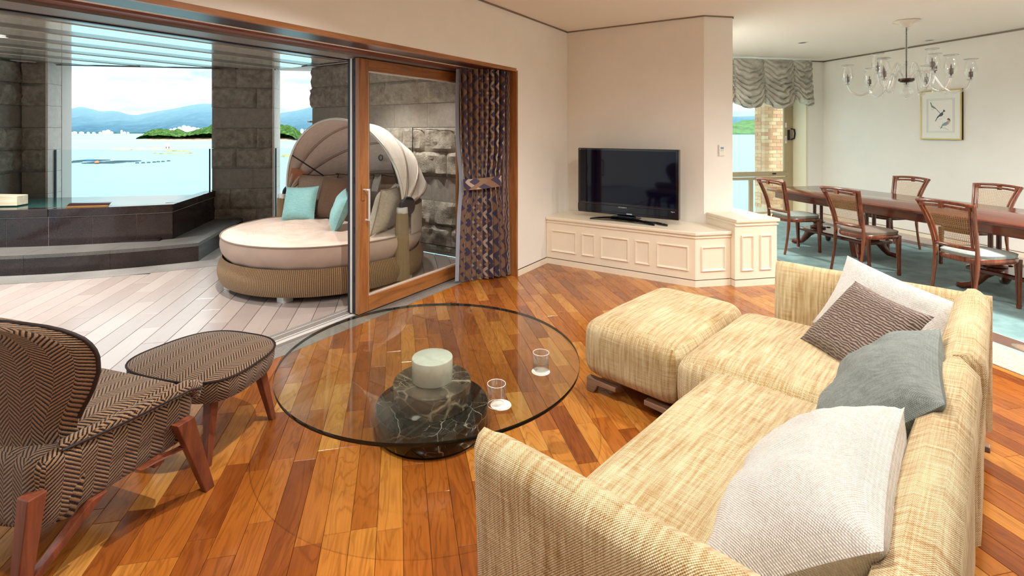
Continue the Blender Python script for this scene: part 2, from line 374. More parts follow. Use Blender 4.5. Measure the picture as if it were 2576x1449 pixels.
M['gran_dark'] = granite('polished_dark_granite', [(.35, '#120c0c'), (.55, '#2a1d1c'), (.72, '#4a3833')], 260, .09)
M['gran_step'] = granite('step_granite', [(.3, '#3a3634'), (.5, '#5f5b58'), (.72, '#8a8680')], 300, .4)
M['rough'] = stone('split_face_stone', '#7d7268', '#b3a799', '#d6ccbe', .9, 1.0)
M['smooth'] = stone('sawn_stone', '#7f756c', '#94897f', '#ded5c8', .8, .15)
M['pale'] = stone('pale_sawn_stone', '#c9bcb2', '#d9cfc7', '#f3efe9', .8, .1)
M['pane'] = glassmat('window_glass', (.95, .98, .97), 1.45)
M['palewall'] = plain('pale_render', '#cfc4bd', .8)

# ---------------------------------------------------------------- walls and ceiling of the rooms
WU, OV, CV = -2.546, 4.137, 5.229          # plane of the left wall, end of the opening, plane of the television wall
HDR = 1.985
E1 = conv(AL, AD, -1.065, CV)              # end of the television wall, in the dining frame
E1 = (2.944, 4.451); E2 = (3.260, 4.451)
PR, QW = 6.77, 6.98                        # right wall and window wall of the dining room

wl = MB().box(WU-.16, WU, OV, CV, 0, CEIL).build('wall_left', M['wall'], rz=AL, kind='structure')
MB().box(WU-.06, WU, -2.6, OV, HDR, CEIL).build('header', M['wall'], wl)
# polygon wall behind the television: living face, chamfer, dining side
tw = [conv(AL, AD, WU-.16, CV), E1, E2, (E2[0], QW+.35), (E2[0]-.35, QW+.35), (E1[0]-.1, E1[1]+.8), conv(AL, AD, WU-.16, CV+.3)]
MB().prism(tw, 0, CEIL).build('wall_back', M['wall'], rz=AD, kind='structure')
MB().box(PR, PR+.15, -6.0, QW+.15, 0, CEIL).build('wall_right', M['wall'], rz=AD, kind='structure')
MB().box(6.48, PR+.15, QW, QW+.35, 0, CEIL).build('wall_far', M['white'], rz=AD, kind='structure')
MB().box(WU-.6, 9.5, -2.75, -2.6, 0, CEIL).build('wall_rear', M['wall'], rz=AL, kind='structure')
cpoly = [W2(AL, WU-.06, -2.7), W2(AL, WU-.06, CV+.1), W2(AD, E1[0]-.05, E1[1]+.1), W2(AD, E2[0]-.05, E2[1]+.1), W2(AD, E2[0]-.05, QW+.36),
         W2(AD, PR+.15, QW+.36), W2(AD, PR+.15, -6.0), W2(AL, 9.4, -2.7)]
MB().prism(cpoly, CEIL, CEIL+.3).build('ceiling', M['ceil'], kind='structure')

# shadow-gap trims under the ceiling and above the baseboards
t1 = MB().box(WU, WU+.012, -2.6, CV, CEIL-.014, CEIL-.001).build('trim_1', M['metaltrim'], rz=AL, kind='structure')
MB().box(WU, -1.06, CV-.012, CV, CEIL-.013, CEIL-.001).build('trim_2', M['metaltrim'], rz=AL, kind='structure')
MB().box(E1[0], E2[0]+.002, E1[1]-.012, E1[1], CEIL-.013, CEIL-.001).build('trim_3', M['metaltrim'], rz=AD, kind='structure')
MB().box(PR-.012, PR, -5.0, QW, CEIL-.02, CEIL-.001).build('trim_4', M['metaltrim'], rz=AD, kind='structure')
MB().box(6.47, PR, QW-.012, QW, CEIL-.02, CEIL-.001).build('trim_5', M['metaltrim'], rz=AD, kind='structure')
MB().box(E2[0], E2[0]+.012, E2[1], QW, CEIL-.02, CEIL-.001).build('trim_6', M['metaltrim'], rz=AD, kind='structure')
def baseboard(name, x0, x1, y0, y1, rz, gap):
    b = MB().box(x0, x1, y0, y1, 0, .056).build(name, M['cream'], rz=rz, kind='structure')
    g = MB().box(*gap, .056, .062).build('shadow_gap', M['gap'], b); return b
baseboard('baseboard_left', WU, WU+.012, OV+.005, 4.72, AL, (WU, WU+.006, OV+.005, 4.72))
baseboard('baseboard_right', PR-.012, PR, -5.0, QW, AD, (PR-.006, PR, -5.0, QW))
baseboard('baseboard_far', 6.47, PR, QW-.012, QW, AD, (6.47, PR, QW-.006, QW))

# ---------------------------------------------------------------- opening: jamb, soffit, threshold
jamb = MB().box(WU-.44, WU+.004, OV-.018, OV+.004, 0, HDR).build('trim_7', M['oak'], rz=AL, kind='structure')
V0 = -2.5
sof = empty('trim_8', (0, 0, 0), AL, kind='structure')
def soff(n, u0, u1, z0, z1, m): return MB().box(u0, u1, V0, OV-.018, z0, z1).build(n, M[m], sof)
soff('header_lining', WU-.024, WU+.003, HDR-.012, HDR+.02, 'oakY')
soff('light_slot', -2.58, WU-.024, HDR+.012, HDR+.02, 'white')
soff('dark_soffit_board', -2.777, -2.58, HDR-.004, HDR+.02, 'darkwood')
soff('curtain_rail', -2.873, -2.777, HDR+.008, HDR+.02, 'white')
soff('red_soffit_board', -2.97, -2.873, HDR-.006, HDR+.02, 'redwood')
soff('frame_head', -3.17, -2.97, 1.962, HDR+.02, 'greyalu')
soff('frame_head_edge', -3.20, -3.17, 1.955, HDR+.02, 'darkalu')
soff('lintel', -3.20, WU-.06, HDR+.02, CEIL+.28, 'wall')

# ---------------------------------------------------------------- indoor plank floor, individual planks
def px(X, Y, Z=0.0): return (CX+FPX*X/Y, HY+(EYE-Z)*FPX/Y) if Y > .05 else (9e9, 9e9)
fl = MB().prism([W2(AL, -2.90, -2.6), W2(AL, -2.90, 4.2), W2(AL, WU, 4.2), W2(AL, WU, CV+.1), W2(AD, E1[0], E1[1]+.1), W2(AD, E2[0], QW+.3), W2(AD, PR, QW+.3), W2(AD, PR, -6.0), W2(AL, 9.4, -2.6)], -.06, -.012).build('floor', M['underfloor'], kind='structure')
def lplane(a, nx, ny, c, b=AD):      # half plane given in frame a, expressed in frame b
    X, Y = W2(a, nx, ny); n = TO(b, X, Y); return (n[0], n[1], c)
inner = [lplane(AL, -1, 0, 2.858), lplane(AL, 0, 1, CV+.02), (1, 0, 3.50)]
def plank_field(planes, p0, p1, q0, q1, w, lo, hi, gap, seed, skip=None, shift=None):
    rnd = random.Random(seed); out = []; i = 0; p = p0
    while p < p1:
        q = q0-rnd.random()*hi if shift is None else q0-(i % 3)*shift
        while q < q1:
            L = rnd.uniform(lo, hi)
            poly = clip([(p+gap, q+gap), (p+w-gap, q+gap), (p+w-gap, q+L-gap), (p+gap, q+L-gap)], planes)
            if poly and area(poly) > 2e-4:
                c = (sum(a[0] for a in poly)/len(poly), sum(a[1] for a in poly)/len(poly))
                if not (skip and skip(*c)): out.append((c, [(a[0]-c[0], a[1]-c[1]) for a in poly], rnd.random()))
            q += L
        p += w; i += 1
    return out
def lay(field, parent, name, mat, zt, thick, ch, limit=300):
    scored = []
    for c, poly, r in field:
        pts = [W2(AD, c[0]+a, c[1]+b) for a, b in poly]
        inview = [px(*t) for t in pts if t[1] > .3]
        vis = any(-20 < x < 2596 and y < 1500 for x, y in inview)
        s = area([px(*t) for t in pts]) if vis and len(inview) == len(pts) else (1.0 if vis else 0.0)
        scored.append((s, c, poly, r))
    scored.sort(key=lambda t: -t[0])
    for s, c, poly, r in scored[:limit]:
        if s <= 0: break
        MB().slab(poly, zt-thick, zt, ch).build(name, mat, parent, (c[0], c[1], 0), uv=False, rnd=r)
    mb = MB(); rr = []
    for s, c, poly, r in [t for i, t in enumerate(scored) if i >= limit or t[0] <= 0]:
        n = len(mb.f); mb.slab([(a+c[0], b+c[1]) for a, b in poly], zt-thick, zt, ch); rr += [r]*(len(mb.f)-n)
    if mb.f: mb.build(name+'s_beyond', mat, parent, uv=False, rnd=rr, kind='stuff')
fl.rotation_euler = (0, 0, 0)
flp = bpy.data.objects.new('plank_bed', MB().prism([TO(AD, *W2(AL, -2.87, -2.6)), TO(AD, *W2(AL, -2.87, 4.1)), (3.4, 4.0), (3.5, -3.0)], -.014, -.0115).mesh('plank_bed', M['underfloor'])); COL.objects.link(flp)
flp.rotation_euler = (0, 0, AD); flp.parent = fl
lay(plank_field(inner, -4.6, 3.5, -2.2, 5.2, .0905, .28, .66, .0006, 11), flp, 'plank', M['plank'], 0.0, .012, .0012)

# threshold: granite strips and sliding-door track
thr = empty('trim_9', (0, 0, 0), AL, kind='structure')
for k in range(8):
    v0 = -2.5+k*.83
    MB().box(-2.995, -2.8585, v0+.001, v0+.829, -.012, .001).build('granite_sill', M['gran_grey'], thr)
    MB().box(-3.204, -3.165, v0+.001, v0+.829, -.012, .001).build('granite_sill', M['gran_grey'], thr)
for i, (u0, u1, z, m) in enumerate([(-3.165, -3.085, .002, 'whitealu'), (-3.085, -3.068, -.004, 'darkalu'), (-3.068, -3.03, .003, 'whitealu'), (-3.03, -2.995, .002, 'greyalu')]):
    MB().box(u0, u1, V0, 4.1, -.012, z).build('track_rail', M[m], thr)
for u in (-3.15, -3.135, -3.12, -3.105): MB().box(u, u+.005, V0, 4.1, .002, .005).build('track_rib', M['greyalu'], thr)

# ---------------------------------------------------------------- sliding door leaf standing half open
def door():
    d = empty('door_1', (0, 0, 0), AL, kind='structure')
    u0, u1, v0, v1, z0, z1 = -3.055, -2.985, 2.578, 3.98, .012, 1.955
    MB().box(u0, u1, v0, v0+.088, z0, z1).build('stile', M['oak'], d, bev=.003)
    MB().box(u0, u1, v1-.10, v1, z0, z1).build('stile', M['oak'], d, bev=.003)
    MB().box(u0, u1, v0+.088, v1-.10, z0, .128).build('bottom_rail', M['oakY'], d, bev=.003)
    MB().box(u0, u1, v0+.088, v1-.10, 1.866, z1).build('top_rail', M['oakY'], d, bev=.003)
    for a, b, c, e in ((v0+.088, v0+.098, .128, 1.866), (v1-.11, v1-.10, .128, 1.866), (v0+.098, v1-.11, .128, .138), (v0+.098, v1-.11, 1.856, 1.866)):
        MB().box(-3.012, -2.996, a, b, c, e).build('glazing_bead', M['whitealu'], d)
    MB().box(-3.03, -3.018, v0+.09, v1-.102, .13, 1.864).build('pane', M['pane'], d)
    MB().box(u0-.03, u0, v0, v0+.16, z0, z1).build('outer_stile', M['oak'], d)
    MB().box(u0-.03, u0, v1-.12, v1, z0, z1).build('outer_stile', M['oak'], d)
    MB().box(u0-.03, u0, v0+.16, v1-.12, z0, .10).build('outer_rail', M['oakY'], d)
    MB().box(u0-.03, u0, v0+.16, v1-.12, 1.87, z1).build('outer_rail', M['oakY'], d)
    MB().box(u0+.03, u1-.002, v0-.008, v0, z0, z1).build('edge_board', M['oak'], d)
    MB().box(u0-.005, u0+.03, v0-.008, v0, z0, z1).build('edge_gasket', M['darkalu'], d)
    MB().box(u0-.028, u0-.005, v0-.012, v0, z0, z1).build('edge_strip', M['whitealu'], d)
    MB().box(u0-.05, u0-.028, v0-.014, v0+.01, z0, z1).build('edge_seal', M['darkalu'], d)
    for z in (.25, .62, 1.0, 1.55, 1.82): MB().box(u0+.005, u0+.02, v0-.010, v0-.007, z, z+.05).build('lock_keep', M['darkalu'], d)
    h = MB().box(u1, u1+.008, v0+.012, v0+.045, .87, .995).build('handle_plate', M['oakY'], d, bev=.002)
    hb = MB(); hb.tube([(u1+.006, v0+.03, .955), (u1+.045, v0+.034, .955), (u1+.052, v0+.045, .955)], .007, 8)
    hb.tube([(u1+.052, v0+.046, .962), (u1+.052, v0+.046, .72)], .0085, 8); hb.tube([(u1+.052, v0+.046, .726), (u1+.02, v0+.04, .726)], .0075, 8)
    hb.build('handle', M['whitealu'], d, smooth=40)
    return d
door()
# fixed jamb post of the door frame beside the leaf
MB().box(-3.09, -2.975, 3.985, 4.115, 0, 1.96).build('trim_10', M['oak'], rz=AL, kind='structure')
MB().box(-2.974, -2.962, 4.0, 4.01, .55, 1.3).build('trim_11', M['whitealu'], rz=AL, kind='structure')

# ---------------------------------------------------------------- dining window
wn = empty('window_1', (0, 0, 0), AD, kind='structure')
QF = QW+.27
M['winframe'] = plain('bronze_window_frame', '#b3a284', .45, .2)
M['reveal'] = plain('cream_reveal', '#e9e0c4', .6)
MB().box(6.44, 6.48, QW, QF+.06, .05, CEIL).build('reveal', M['reveal'], wn)
def wf(n, x0, x1, z0, z1, d=.05, m='winframe'): return MB().box(x0, x1, QF, QF+d, z0, z1).build(n, M[m], wn)
wf('mullion', 6.33, 6.44, .05, CEIL); wf('sash_stile', 6.27, 6.33, .72, CEIL, .03)
wf('transom', E2[0], 6.33, .655, .735); wf('transom_lip', E2[0], 6.33, .60, .645, .04); wf('bottom_rail', E2[0], 6.33, .0, .07)
wf('top_rail', E2[0], 6.33, 2.40, CEIL); wf('lower_stile', 6.27, 6.33, .07, .60, .03); wf('lower_stile', 5.62, 5.69, .07, .60, .03)
MB().box(E2[0], 6.27, QF+.012, QF+.018, .735, 2.40).build('pane', M['pane'], wn)
MB().box(E2[0], 5.62, QF+.012, QF+.018, .07, .60).build('pane', M['pane'], wn)
MB().box(5.69, 6.27, QF+.012, QF+.018, .07, .60).build('pane', M['pane'], wn)
MB().box(E2[0], 6.44, QW, QF, 0, .045).build('sill', M['reveal'], wn)
lk = MB(); lk.box(6.335, 6.365, QF-.018, QF, 1.25, 1.42).build('lock_body', M['darkalu'], wn)
MB().tube([(6.39, QF-.01, 1.44), (6.42, QF-.045, 1.43), (6.425, QF-.055, 1.36), (6.42, QF-.045, 1.28), (6.39, QF-.01, 1.26)], .012, 8).build('pull_handle', M['darkalu'], wn, smooth=40)
M['sticker'] = plain('white_sticker', '#efece4', .6); M['stickred'] = plain('red_print', '#b0524a', .6)
MB().box(6.285, 6.318, QF-.003, QF, 1.46, 1.54).build('sticker', M['sticker'], wn)
s2 = MB().box(6.285, 6.318, QF-.003, QF, 1.20, 1.32).build('sticker', M['sticker'], wn)
for z in (1.285, 1.265, 1.245): MB().box(6.29, 6.313, QF-.004, QF-.002, z, z+.008).build('printed_line', M['stickred'], s2)
MB().box(6.05, 6.11, QF-.012, QF, .69, .71).build('catch', M['darkalu'], wn)
# ================================================================= terrace
QP = 7.51        # front plane of the stone pillars
PCN, RS = -3.55, 4.0
def qarc(p, q0, R): return q0+(p-PCN)**2/(2*R)
ST = lambda p: qarc(p, 5.665, 4.0)
BT = lambda p: qarc(p, 6.06, 4.5)
GS = lambda p: qarc(p, 5.38, 4.5)
PS, PB, PL = -2.11, -2.468, -4.635          # right side of step, right side of bath, left stone wall
tf = MB().prism([TO(AD, *W2(AL, -3.204, -2.5)), TO(AD, *W2(AL, -3.204, 4.35)), TO(AD, *W2(AL, -6.6, 4.35)), (-1.4, 7.9), (-5.2, 7.9), (-5.2, 1.2)], -.25, -.02).build('floor', M['grout'], rz=AD, kind='structure')
outer = [lplane(AL, 1, 0, -3.206), lplane(AL, 0, 1, 4.36), (0, 1, 7.75), (-1, 0, 4.75)]
lay(plank_field(outer, -4.75, 1.2, 1.0, 7.8, .147, .895, .905, .0016, 5, skip=lambda p, q: (p < PS-.05 and q > ST(p)+.1), shift=.3), tf, 'terrace_tile', M['tile'], 0.0, .02, .002)

# granite border strip in front of the step
gb = empty('floor_border', (0, 0, 0), AD, kind='structure')
def arcstrip(f0, f1, pa, pb, n=10):
    A = [(pa+(pb-pa)*i/n, f0(pa+(pb-pa)*i/n)) for i in range(n+1)]
    B = [(pa+(pb-pa)*i/n, f1(pa+(pb-pa)*i/n)) for i in range(n+1)]
    return A+B[::-1]
def arcbox(mb, f0, f1, pa, pb, z0, z1, n=8):
    v = []; f = []
    for i in range(n+1):
        p = pa+(pb-pa)*i/n; v += [(p, f0(p), z0), (p, f1(p), z0), (p, f1(p), z1), (p, f0(p), z1)]
    for i in range(n):
        a, b = i*4, i*4+4
        f += [(a, b, b+3, a+3), (a+3, b+3, b+2, a+2), (a+2, b+2, b+1, a+1), (a+1, b+1, b, a)]
    f += [(0, 3, 2, 1), (n*4, n*4+1, n*4+2, n*4+3)]
    return mb.add(v, f)
for a, b in ((-4.72, -3.9), (-3.9, -3.1), (-3.1, -2.4), (-2.4, -1.8)):
    arcbox(MB(), GS, lambda p: ST(max(min(p, PS), -9)) + .02, a+.001, b-.001, -.01, .003).build('granite_slab', M['gran_grey'], gb)
for a, b in ((5.72, 6.4), (6.4, 7.1), (7.1, 7.75)):
    MB().box(PS-.01, -1.8, a+(.22 if a < 6 else 0), b-.001, -.01, .003).build('granite_slab', M['gran_grey'], gb)

# --- step
stp = empty('bath_step', (0, 0, 0), AD, label='dark granite step curving along the front of the bath', cat='step')
sj = [-4.635, -4.275, -3.565, -2.855, PS]
for a, b in zip(sj, sj[1:]):
    arcbox(MB(), lambda p: ST(p)+.006, lambda p: ST(p)+.05, a+.0012, b-.0012, .003, .163).build('riser_panel', M['gran_dark'], stp)
    arcbox(MB(), ST, lambda p: min(BT(min(p, PB))+.03, 7.5) if p < PB else QP, a+.0012, min(b, PB)-.0012, .165, .2).build('tread_slab', M['gran_step'], stp)
arcbox(MB(), ST, lambda p: 6.188, PB-.0, PS, .165, .2, 4).build('tread_slab', M['gran_step'], stp)
for a, b in ((ST(PS)+.052, 6.5), (6.5, 7.05), (7.05, QP)):
    MB().box(PS-.05, PS-.004, a+.001, b-.001, .003, .163).build('riser_panel', M['gran_dark'], stp)
    MB().prism([(PB-.02, a if a > 6.2 else 6.19), (PS, a if a > 6.2 else 6.19), (PS, b-.001), (PB-.02, b-.001)], .165, .2).build('tread_slab', M['gran_step'], stp)
arcbox(MB(), lambda p: ST(p)+.06, lambda p: 7.3, -4.635, PS-.06, -.02, .16, 12).build('step_core', M['grout'], stp)

# --- bath with tiled front, coping, water
bth = empty('stone_bath', (0, 0, 0), AD, label='raised open-air bath clad in polished dark granite, full of water', cat='bath')
bj = [-4.635, -4.37, -3.98, -3.587, -3.193, -2.797, PB]
for a, b in zip(bj, bj[1:]):
    arcbox(MB(), BT, lambda p: BT(p)+.03, a+.002, b-.002, .2, .496, 4).build('front_tile', M['gran_dark'], bth)
bq = [BT(PB)+.03, 6.42, 6.80, 7.197, QP-.005]
for a, b in zip(bq, bq[1:]):
    MB().box(PB-.03, PB, a+.002, b-.002, .2, .496).build('side_tile', M['gran_dark'], bth)
M['groutw'] = plain('light_grout', '#c9bcae', .8)
arcbox(MB(), lambda p: BT(p)+.004, lambda p: BT(p)+.10, PL, PB-.004, .2, .5, 12).build('bath_wall_core', M['groutw'], bth)
MB().box(PB-.10, PB-.004, BT(PB)+.05, QP-.004, .2, .5).build('bath_wall_core', M['groutw'], bth)
for a, b in ((PL, -3.587), (-3.587, PB+.008)):
    arcbox(MB(), lambda p: BT(p)-.008, lambda p: BT(p)+.13, a+.001, b-.001, .502, .587, 8).build('coping', M['gran_dark'], bth, bev=.006)
for a, b in ((BT(PB)+.131, 6.85), (6.85, QP-.003)):
    MB().box(PB-.13, PB+.008, a, b-.001, .502, .587).build('coping', M['gran_dark'], bth, bev=.006)
MB().box(PL, PB-.10, 7.12, 7.17, .2, .574).build('overflow_edge', M['gran_dark'], bth)
MB().box(PL, PB-.10, 6.1, 7.17, .19, .22).build('basin_floor', M['gran_dark'], bth)
m, nt, b = newmat('bath_water'); setp(nt, b, col=lin('#27504e'), rough=.015, spec=.7, nrm=bump(nt, nz(nt, coords(nt), 14, 2), .03, .01)); M['water'] = m
arcbox(MB(), lambda p: BT(p)+.125, lambda p: 7.172, PL, PB-.128, .555, .577, 12).build('bath_water_surface', M['water'], bth)
M['hinoki'] = woodmat('pale_cypress', '#c9b899', '#e3d7bf', .6, 'X')
MB().add([(0, 0, 0), (.62, 0, 0), (.62, .16, 0), (0, .16, 0), (0, 0, .13), (.62, 0, .105), (.62, .16, .105), (0, .16, .13)],
         [(3, 2, 1, 0), (4, 5, 6, 7), (0, 1, 5, 4), (1, 2, 6, 5), (2, 3, 7, 6), (3, 0, 4, 7)]).build('water_spout', M['hinoki'], loc=W2(AD, -4.70, 6.42)+(.587,), rz=AD-.05, bev=.004,
         label='pale cypress wood water spout jutting from the left stone wall', cat='spout')
tr = empty('headrest_tray', W2(AD, -3.28, 6.20)+(.587,), AD+.02, label='dark lacquered headrest lying on the rim of the bath', cat='headrest')
M['lacq'] = plain('dark_lacquer', '#2c1a1c', .15); M['lacqgold'] = woodmat('amber_wood', '#7a5324', '#a8772f', .3, 'X')
MB().grid(lambda s, t: ((s-.5)*.40, -.05+.11*t, .002+.034*sin(pi*min(1, t*.62))+.002), 6, 8).grid(lambda s, t: ((s-.5)*.40, -.05+.11*t, .001), 6, 1, flip=True).build('curved_top', M['lacq'], tr, smooth=50)
MB().box(-.195, .195, -.052, -.046, .001, .012).build('front_lip', M['lacqgold'], tr)
MB().tube([(-.10, 0, .01), (.05, .03, .014), (.13, .06, .012), (.14, .10, .006)], .008, 8).build('faucet_hose', M['darkalu'], loc=W2(AD, -4.42, 6.28)+(.587,), rz=AD, smooth=40, label='thin dark hose on the bath rim under the wooden spout', cat='hose')

# --- stone pillars and walls built of blocks
def block(w, h, rough, seed, d=.14):
    mb = MB(); rnd = random.Random(seed); n = max(4, int(w/.035)); k = max(4, int(h/.035)); off = Vector((rnd.random()*50, rnd.random()*50, rnd.random()*50))
    def fn(s, t):
        x, z = (s-.5)*w, t*h; y = 0.0
        if rough:
            e = min(1, min(s, 1-s)*w/.03)*min(1, min(t, 1-t)*h/.03)
            a = noise.noise(Vector((x*6, z*6, 0))+off)*.5+noise.noise(Vector((x*15, z*15, 3))+off)*.35+noise.noise(Vector((x*34, z*34, 7))+off)*.22
            y = -.012-.045*e*(.75+a*1.5)
        return (x, y, z)
    if not rough: n = k = 1
    mb.grid(fn, n, k)
    mb.add([(-w/2, 0, 0), (w/2, 0, 0), (w/2, d, 0), (-w/2, d, 0), (-w/2, 0, h), (w/2, 0, h), (w/2, d, h), (-w/2, d, h)], [(3, 2, 1, 0), (4, 5, 6, 7), (1, 2, 6, 5), (2, 3, 7, 6), (3, 0, 4, 7)])
    if rough:   # close the rim of the proud face
        mb.add([(-w/2, -.012, 0), (w/2, -.012, 0), (w/2, -.012, h), (-w/2, -.012, h), (-w/2, 0, 0), (w/2, 0, 0), (w/2, 0, h), (-w/2, 0, h)], [(0, 4, 5, 1), (1, 5, 6, 2), (2, 6, 7, 3), (3, 7, 4, 0)])
    return mb
CRS = [2.285-.28*i for i in range(10)]      # course lines
KIND = 'RRSRRSRRS'
def courses(parent, joints, x0, x1, y, z_top, seed, face_rot=0.0, kinds=KIND):
    for i, kd in enumerate(kinds):
        zt = min(CRS[i], z_top); zb = max(CRS[i+1], 0.0)
        js = [x0]+[j for j in joints[i % len(joints)] if x0+.05 < j < x1-.05]+[x1]
        for a, b in zip(js, js[1:]):
            r = kd == 'R'
            block(b-a-.003, zt-zb-.003, r, seed+i*17+int(a*10)).build('rough_stone_block' if r else 'sawn_stone_block', M['rough' if r else 'smooth'], parent, ((a+b)/2, y, zb), smooth=35 if r else None)
pc = empty('wall_pillar', (0, 0, 0), AD, kind='structure')
PX0, PX1 = -2.517, -1.708
MB().box(PX0, PX1-.05, QP+.13, QP+.36, 0, 2.6).build('pillar_core', M['smooth'], pc)
courses(pc, [[-2.207], [-1.944], [], [-1.944], [-2.207], [-1.997], [-2.286], [-1.944], [-2.2]], PX0, PX1-.028, QP+.03, 2.3, 100)
for i in range(9):
    MB().box(PX1-.026, PX1, QP+.005, QP+.36, CRS[i+1]+.0015, CRS[i]-.0015).build('pale_side_slab', M['pale'], pc)
pl = empty('wall_pillar', (0, 0, 0), AD, kind='structure')
QL = 7.36
MB().box(-4.668, -4.40, QL+.13, QL+.38, 0, 2.6).build('pillar_core', M['smooth'], pl)
courses(pl, [[]], -4.668, -4.395, QL+.03, 2.3, 200, kinds='RRSRRSSRR')
for i in range(9):
    MB().box(-4.393, -4.367, QL+.005, QL+.27, CRS[i+1]+.0015, CRS[i]-.0015).build('pale_side_slab', M['pale'], pl)
MB().box(-4.40, -4.362, QL+.272, QL+.47, 0, 2.6).build('render_return', M['palewall'], pl)
# left stone wall, facing the bath
ls = empty('wall_terrace', W2(AD, -4.70, 7.30)+(0,), AD+pi/2, kind='structure')
MB().box(-1.5, .45, .12, .25, -.02, 2.6).build('wall_core', M['smooth'], ls)
courses(ls, [[-.55], [-.30], [-.75], [-.18], [-.45], [-.8], [-.3], [-.6], [-.3]], -1.5, .42, .0, 2.3, 300, kinds='RRSRRSRRS')
# stone wall behind the daybed
VS = 4.35
sw = empty('wall_stone', (0, 0, 0), AL, kind='structure')
MB().box(-6.0, WU-.17, VS+.13, VS+.5, -.02, 2.7).build('wall_core', M['smooth'], sw)
jj = [[-5.6, -4.9, -4.2, -3.7], [-5.75, -5.35, -4.6, -4.05, -3.45], [-5.2, -4.45, -3.92, -3.3], [-5.5, -4.3, -3.95, -3.5, -3.25], [-5.7, -5.0, -4.1, -3.62], [-5.1, -4.5, -3.85, -3.4], [-5.55, -4.95, -4.25, -3.8, -3.48], [-5.3, -4.7, -4.0, -3.55, -3.2], [-5.5, -4.6, -3.7]]
courses(sw, jj, -6.05, WU-.17, VS+.03, 2.6, 400)
def hatch():      # access panel let into the stone, edged in steel
    h = MB()
    for a, b, c, d in ((-4.10, -3.42, 1.440, 1.446), (-4.10, -3.42, .115, .121), (-3.426, -3.42, .121, 1.44), (-4.10, -4.094, .121, 1.44)): h.box(a, b, VS-.03, VS-.02, c, d)
    h.build('hatch_edge', M['darkalu'], sw)
hatch()
MB().tube([(-5.98, VS-.02, 1.53), (-5.98, VS-.07, 1.53)], .012, 8).tube([(-6.0, VS-.07, 1.53), (-5.95, VS-.07, 1.53)], .014, 8).build('towel_hook', M['whitealu'], rz=AL, smooth=40, label='small steel hook on the stone wall above the daybed canopy', cat='hook')

# --- glass balustrades beyond the bath and beside the pillar
M['bal'] = glassmat('balustrade_glass', (.93, .98, .98), 1.4)
def balustrade(p0, p1, q, z0, z1, label):
    g = empty('glass_balustrade', W2(AD, p0, q)+(z0,), AD, label=label, cat='balustrade')
    MB().box(0, p1-p0, -.006, .006, 0, z1-z0).build('glass_panel', M['bal'], g)
    MB().box(0, .012, -.012, .012, 0, z1-z0).build('edge_channel', M['darkalu'], g)
    MB().box(p1-p0-.012, p1-p0, -.012, .012, 0, z1-z0).build('edge_channel', M['darkalu'], g)
balustrade(-4.36, PX0-.005, QL+.13, .2, 1.16, 'clear glass balustrade between the two pillars behind the bath')
balustrade(PX1+.005, PX1+.62, QP+.06, .06, 1.16, 'narrow clear glass balustrade right of the central pillar')
MB().box(PX1, -1.0, QP+.02, QP+.32, -.02, .055).build('trim_12', M['white'], rz=AD, kind='structure')
MB().box(-4.39, PX0, 7.17, QL+.3, -.3, .2).build('trim_13', M['gran_dark'], rz=AD, kind='structure')
MB().box(PX1, -1.0, QP+.04, QP+.055, .17, .19).build('trim_14', M['darkalu'], rz=AD, kind='structure')

# --- glossy slatted terrace ceiling
ZC = 2.265
m, nt, b = newmat('glossy_ceiling_slat'); v = coords(nt)
setp(nt, b, col=lin('#ddd5c6'), rough=.13, spec=.9, coat=1.0, crough=.06); M['slat'] = m
m, nt, b = newmat('grey_ceiling_mesh'); v = coords(nt, scale=(120, 1, 1)); 
setp(nt, b, col=RAMP(nt, NODE(nt, 'ShaderNodeTexWave', {'Vector': coords(nt), 'Scale': 40.0}, wave_type='BANDS').outputs[0], [(0, lin('#6b625a')), (1, lin('#857b72'))]), rough=.22, spec=.7); M['slatgrey'] = m
tcl = empty('ceiling_terrace', (0, 0, 0), AL, kind='structure')
cp = [lplane(AD, 0, 1, QP+.03, AL), lplane(AD, -1, 0, 4.72, AL)]
u = -3.205; n = 0
while u > -9.6:
    for j in range(5):
        w = .088 if j < 4 else .295
        poly = clip([(u-w+.0015, -3.2), (u-.0015, -3.2), (u-.0015, 4.12), (u-w+.0015, 4.12)], cp)
        if poly: MB().prism(poly, ZC if j < 4 else ZC+.006, ZC+.03).build('ceiling_slat' if j < 4 else 'ceiling_mesh_strip', M['slat'] if j < 4 else M['slatgrey'], tcl, uv=False)
        u -= w
slab = clip([(-10, -3.2), (-3.2, -3.2), (-3.2, 4.9), (-10, 4.9)], [lplane(AD, 0, 1, QP+.4, AL), lplane(AD, -1, 0, 4.9, AL)])
MB().prism(slab, ZC+.03, 2.8).build('ceiling_slab', M['palewall'], tcl)
ed = [TO(AL, *W2(AD, -4.7, QP+.03)), TO(AL, *W2(AD, -1.69, QP+.03))]
MB().prism([ed[0], ed[1], (ed[1][0]+.01, ed[1][1]-.02), (ed[0][0]+.01, ed[0][1]-.02)], ZC-.008, ZC).build('ceiling_edge', M['darkalu'], tcl)
MB().box(-5.9, -3.205, 4.105, 4.12, ZC-.008, ZC).build('ceiling_edge', M['darkalu'], tcl)

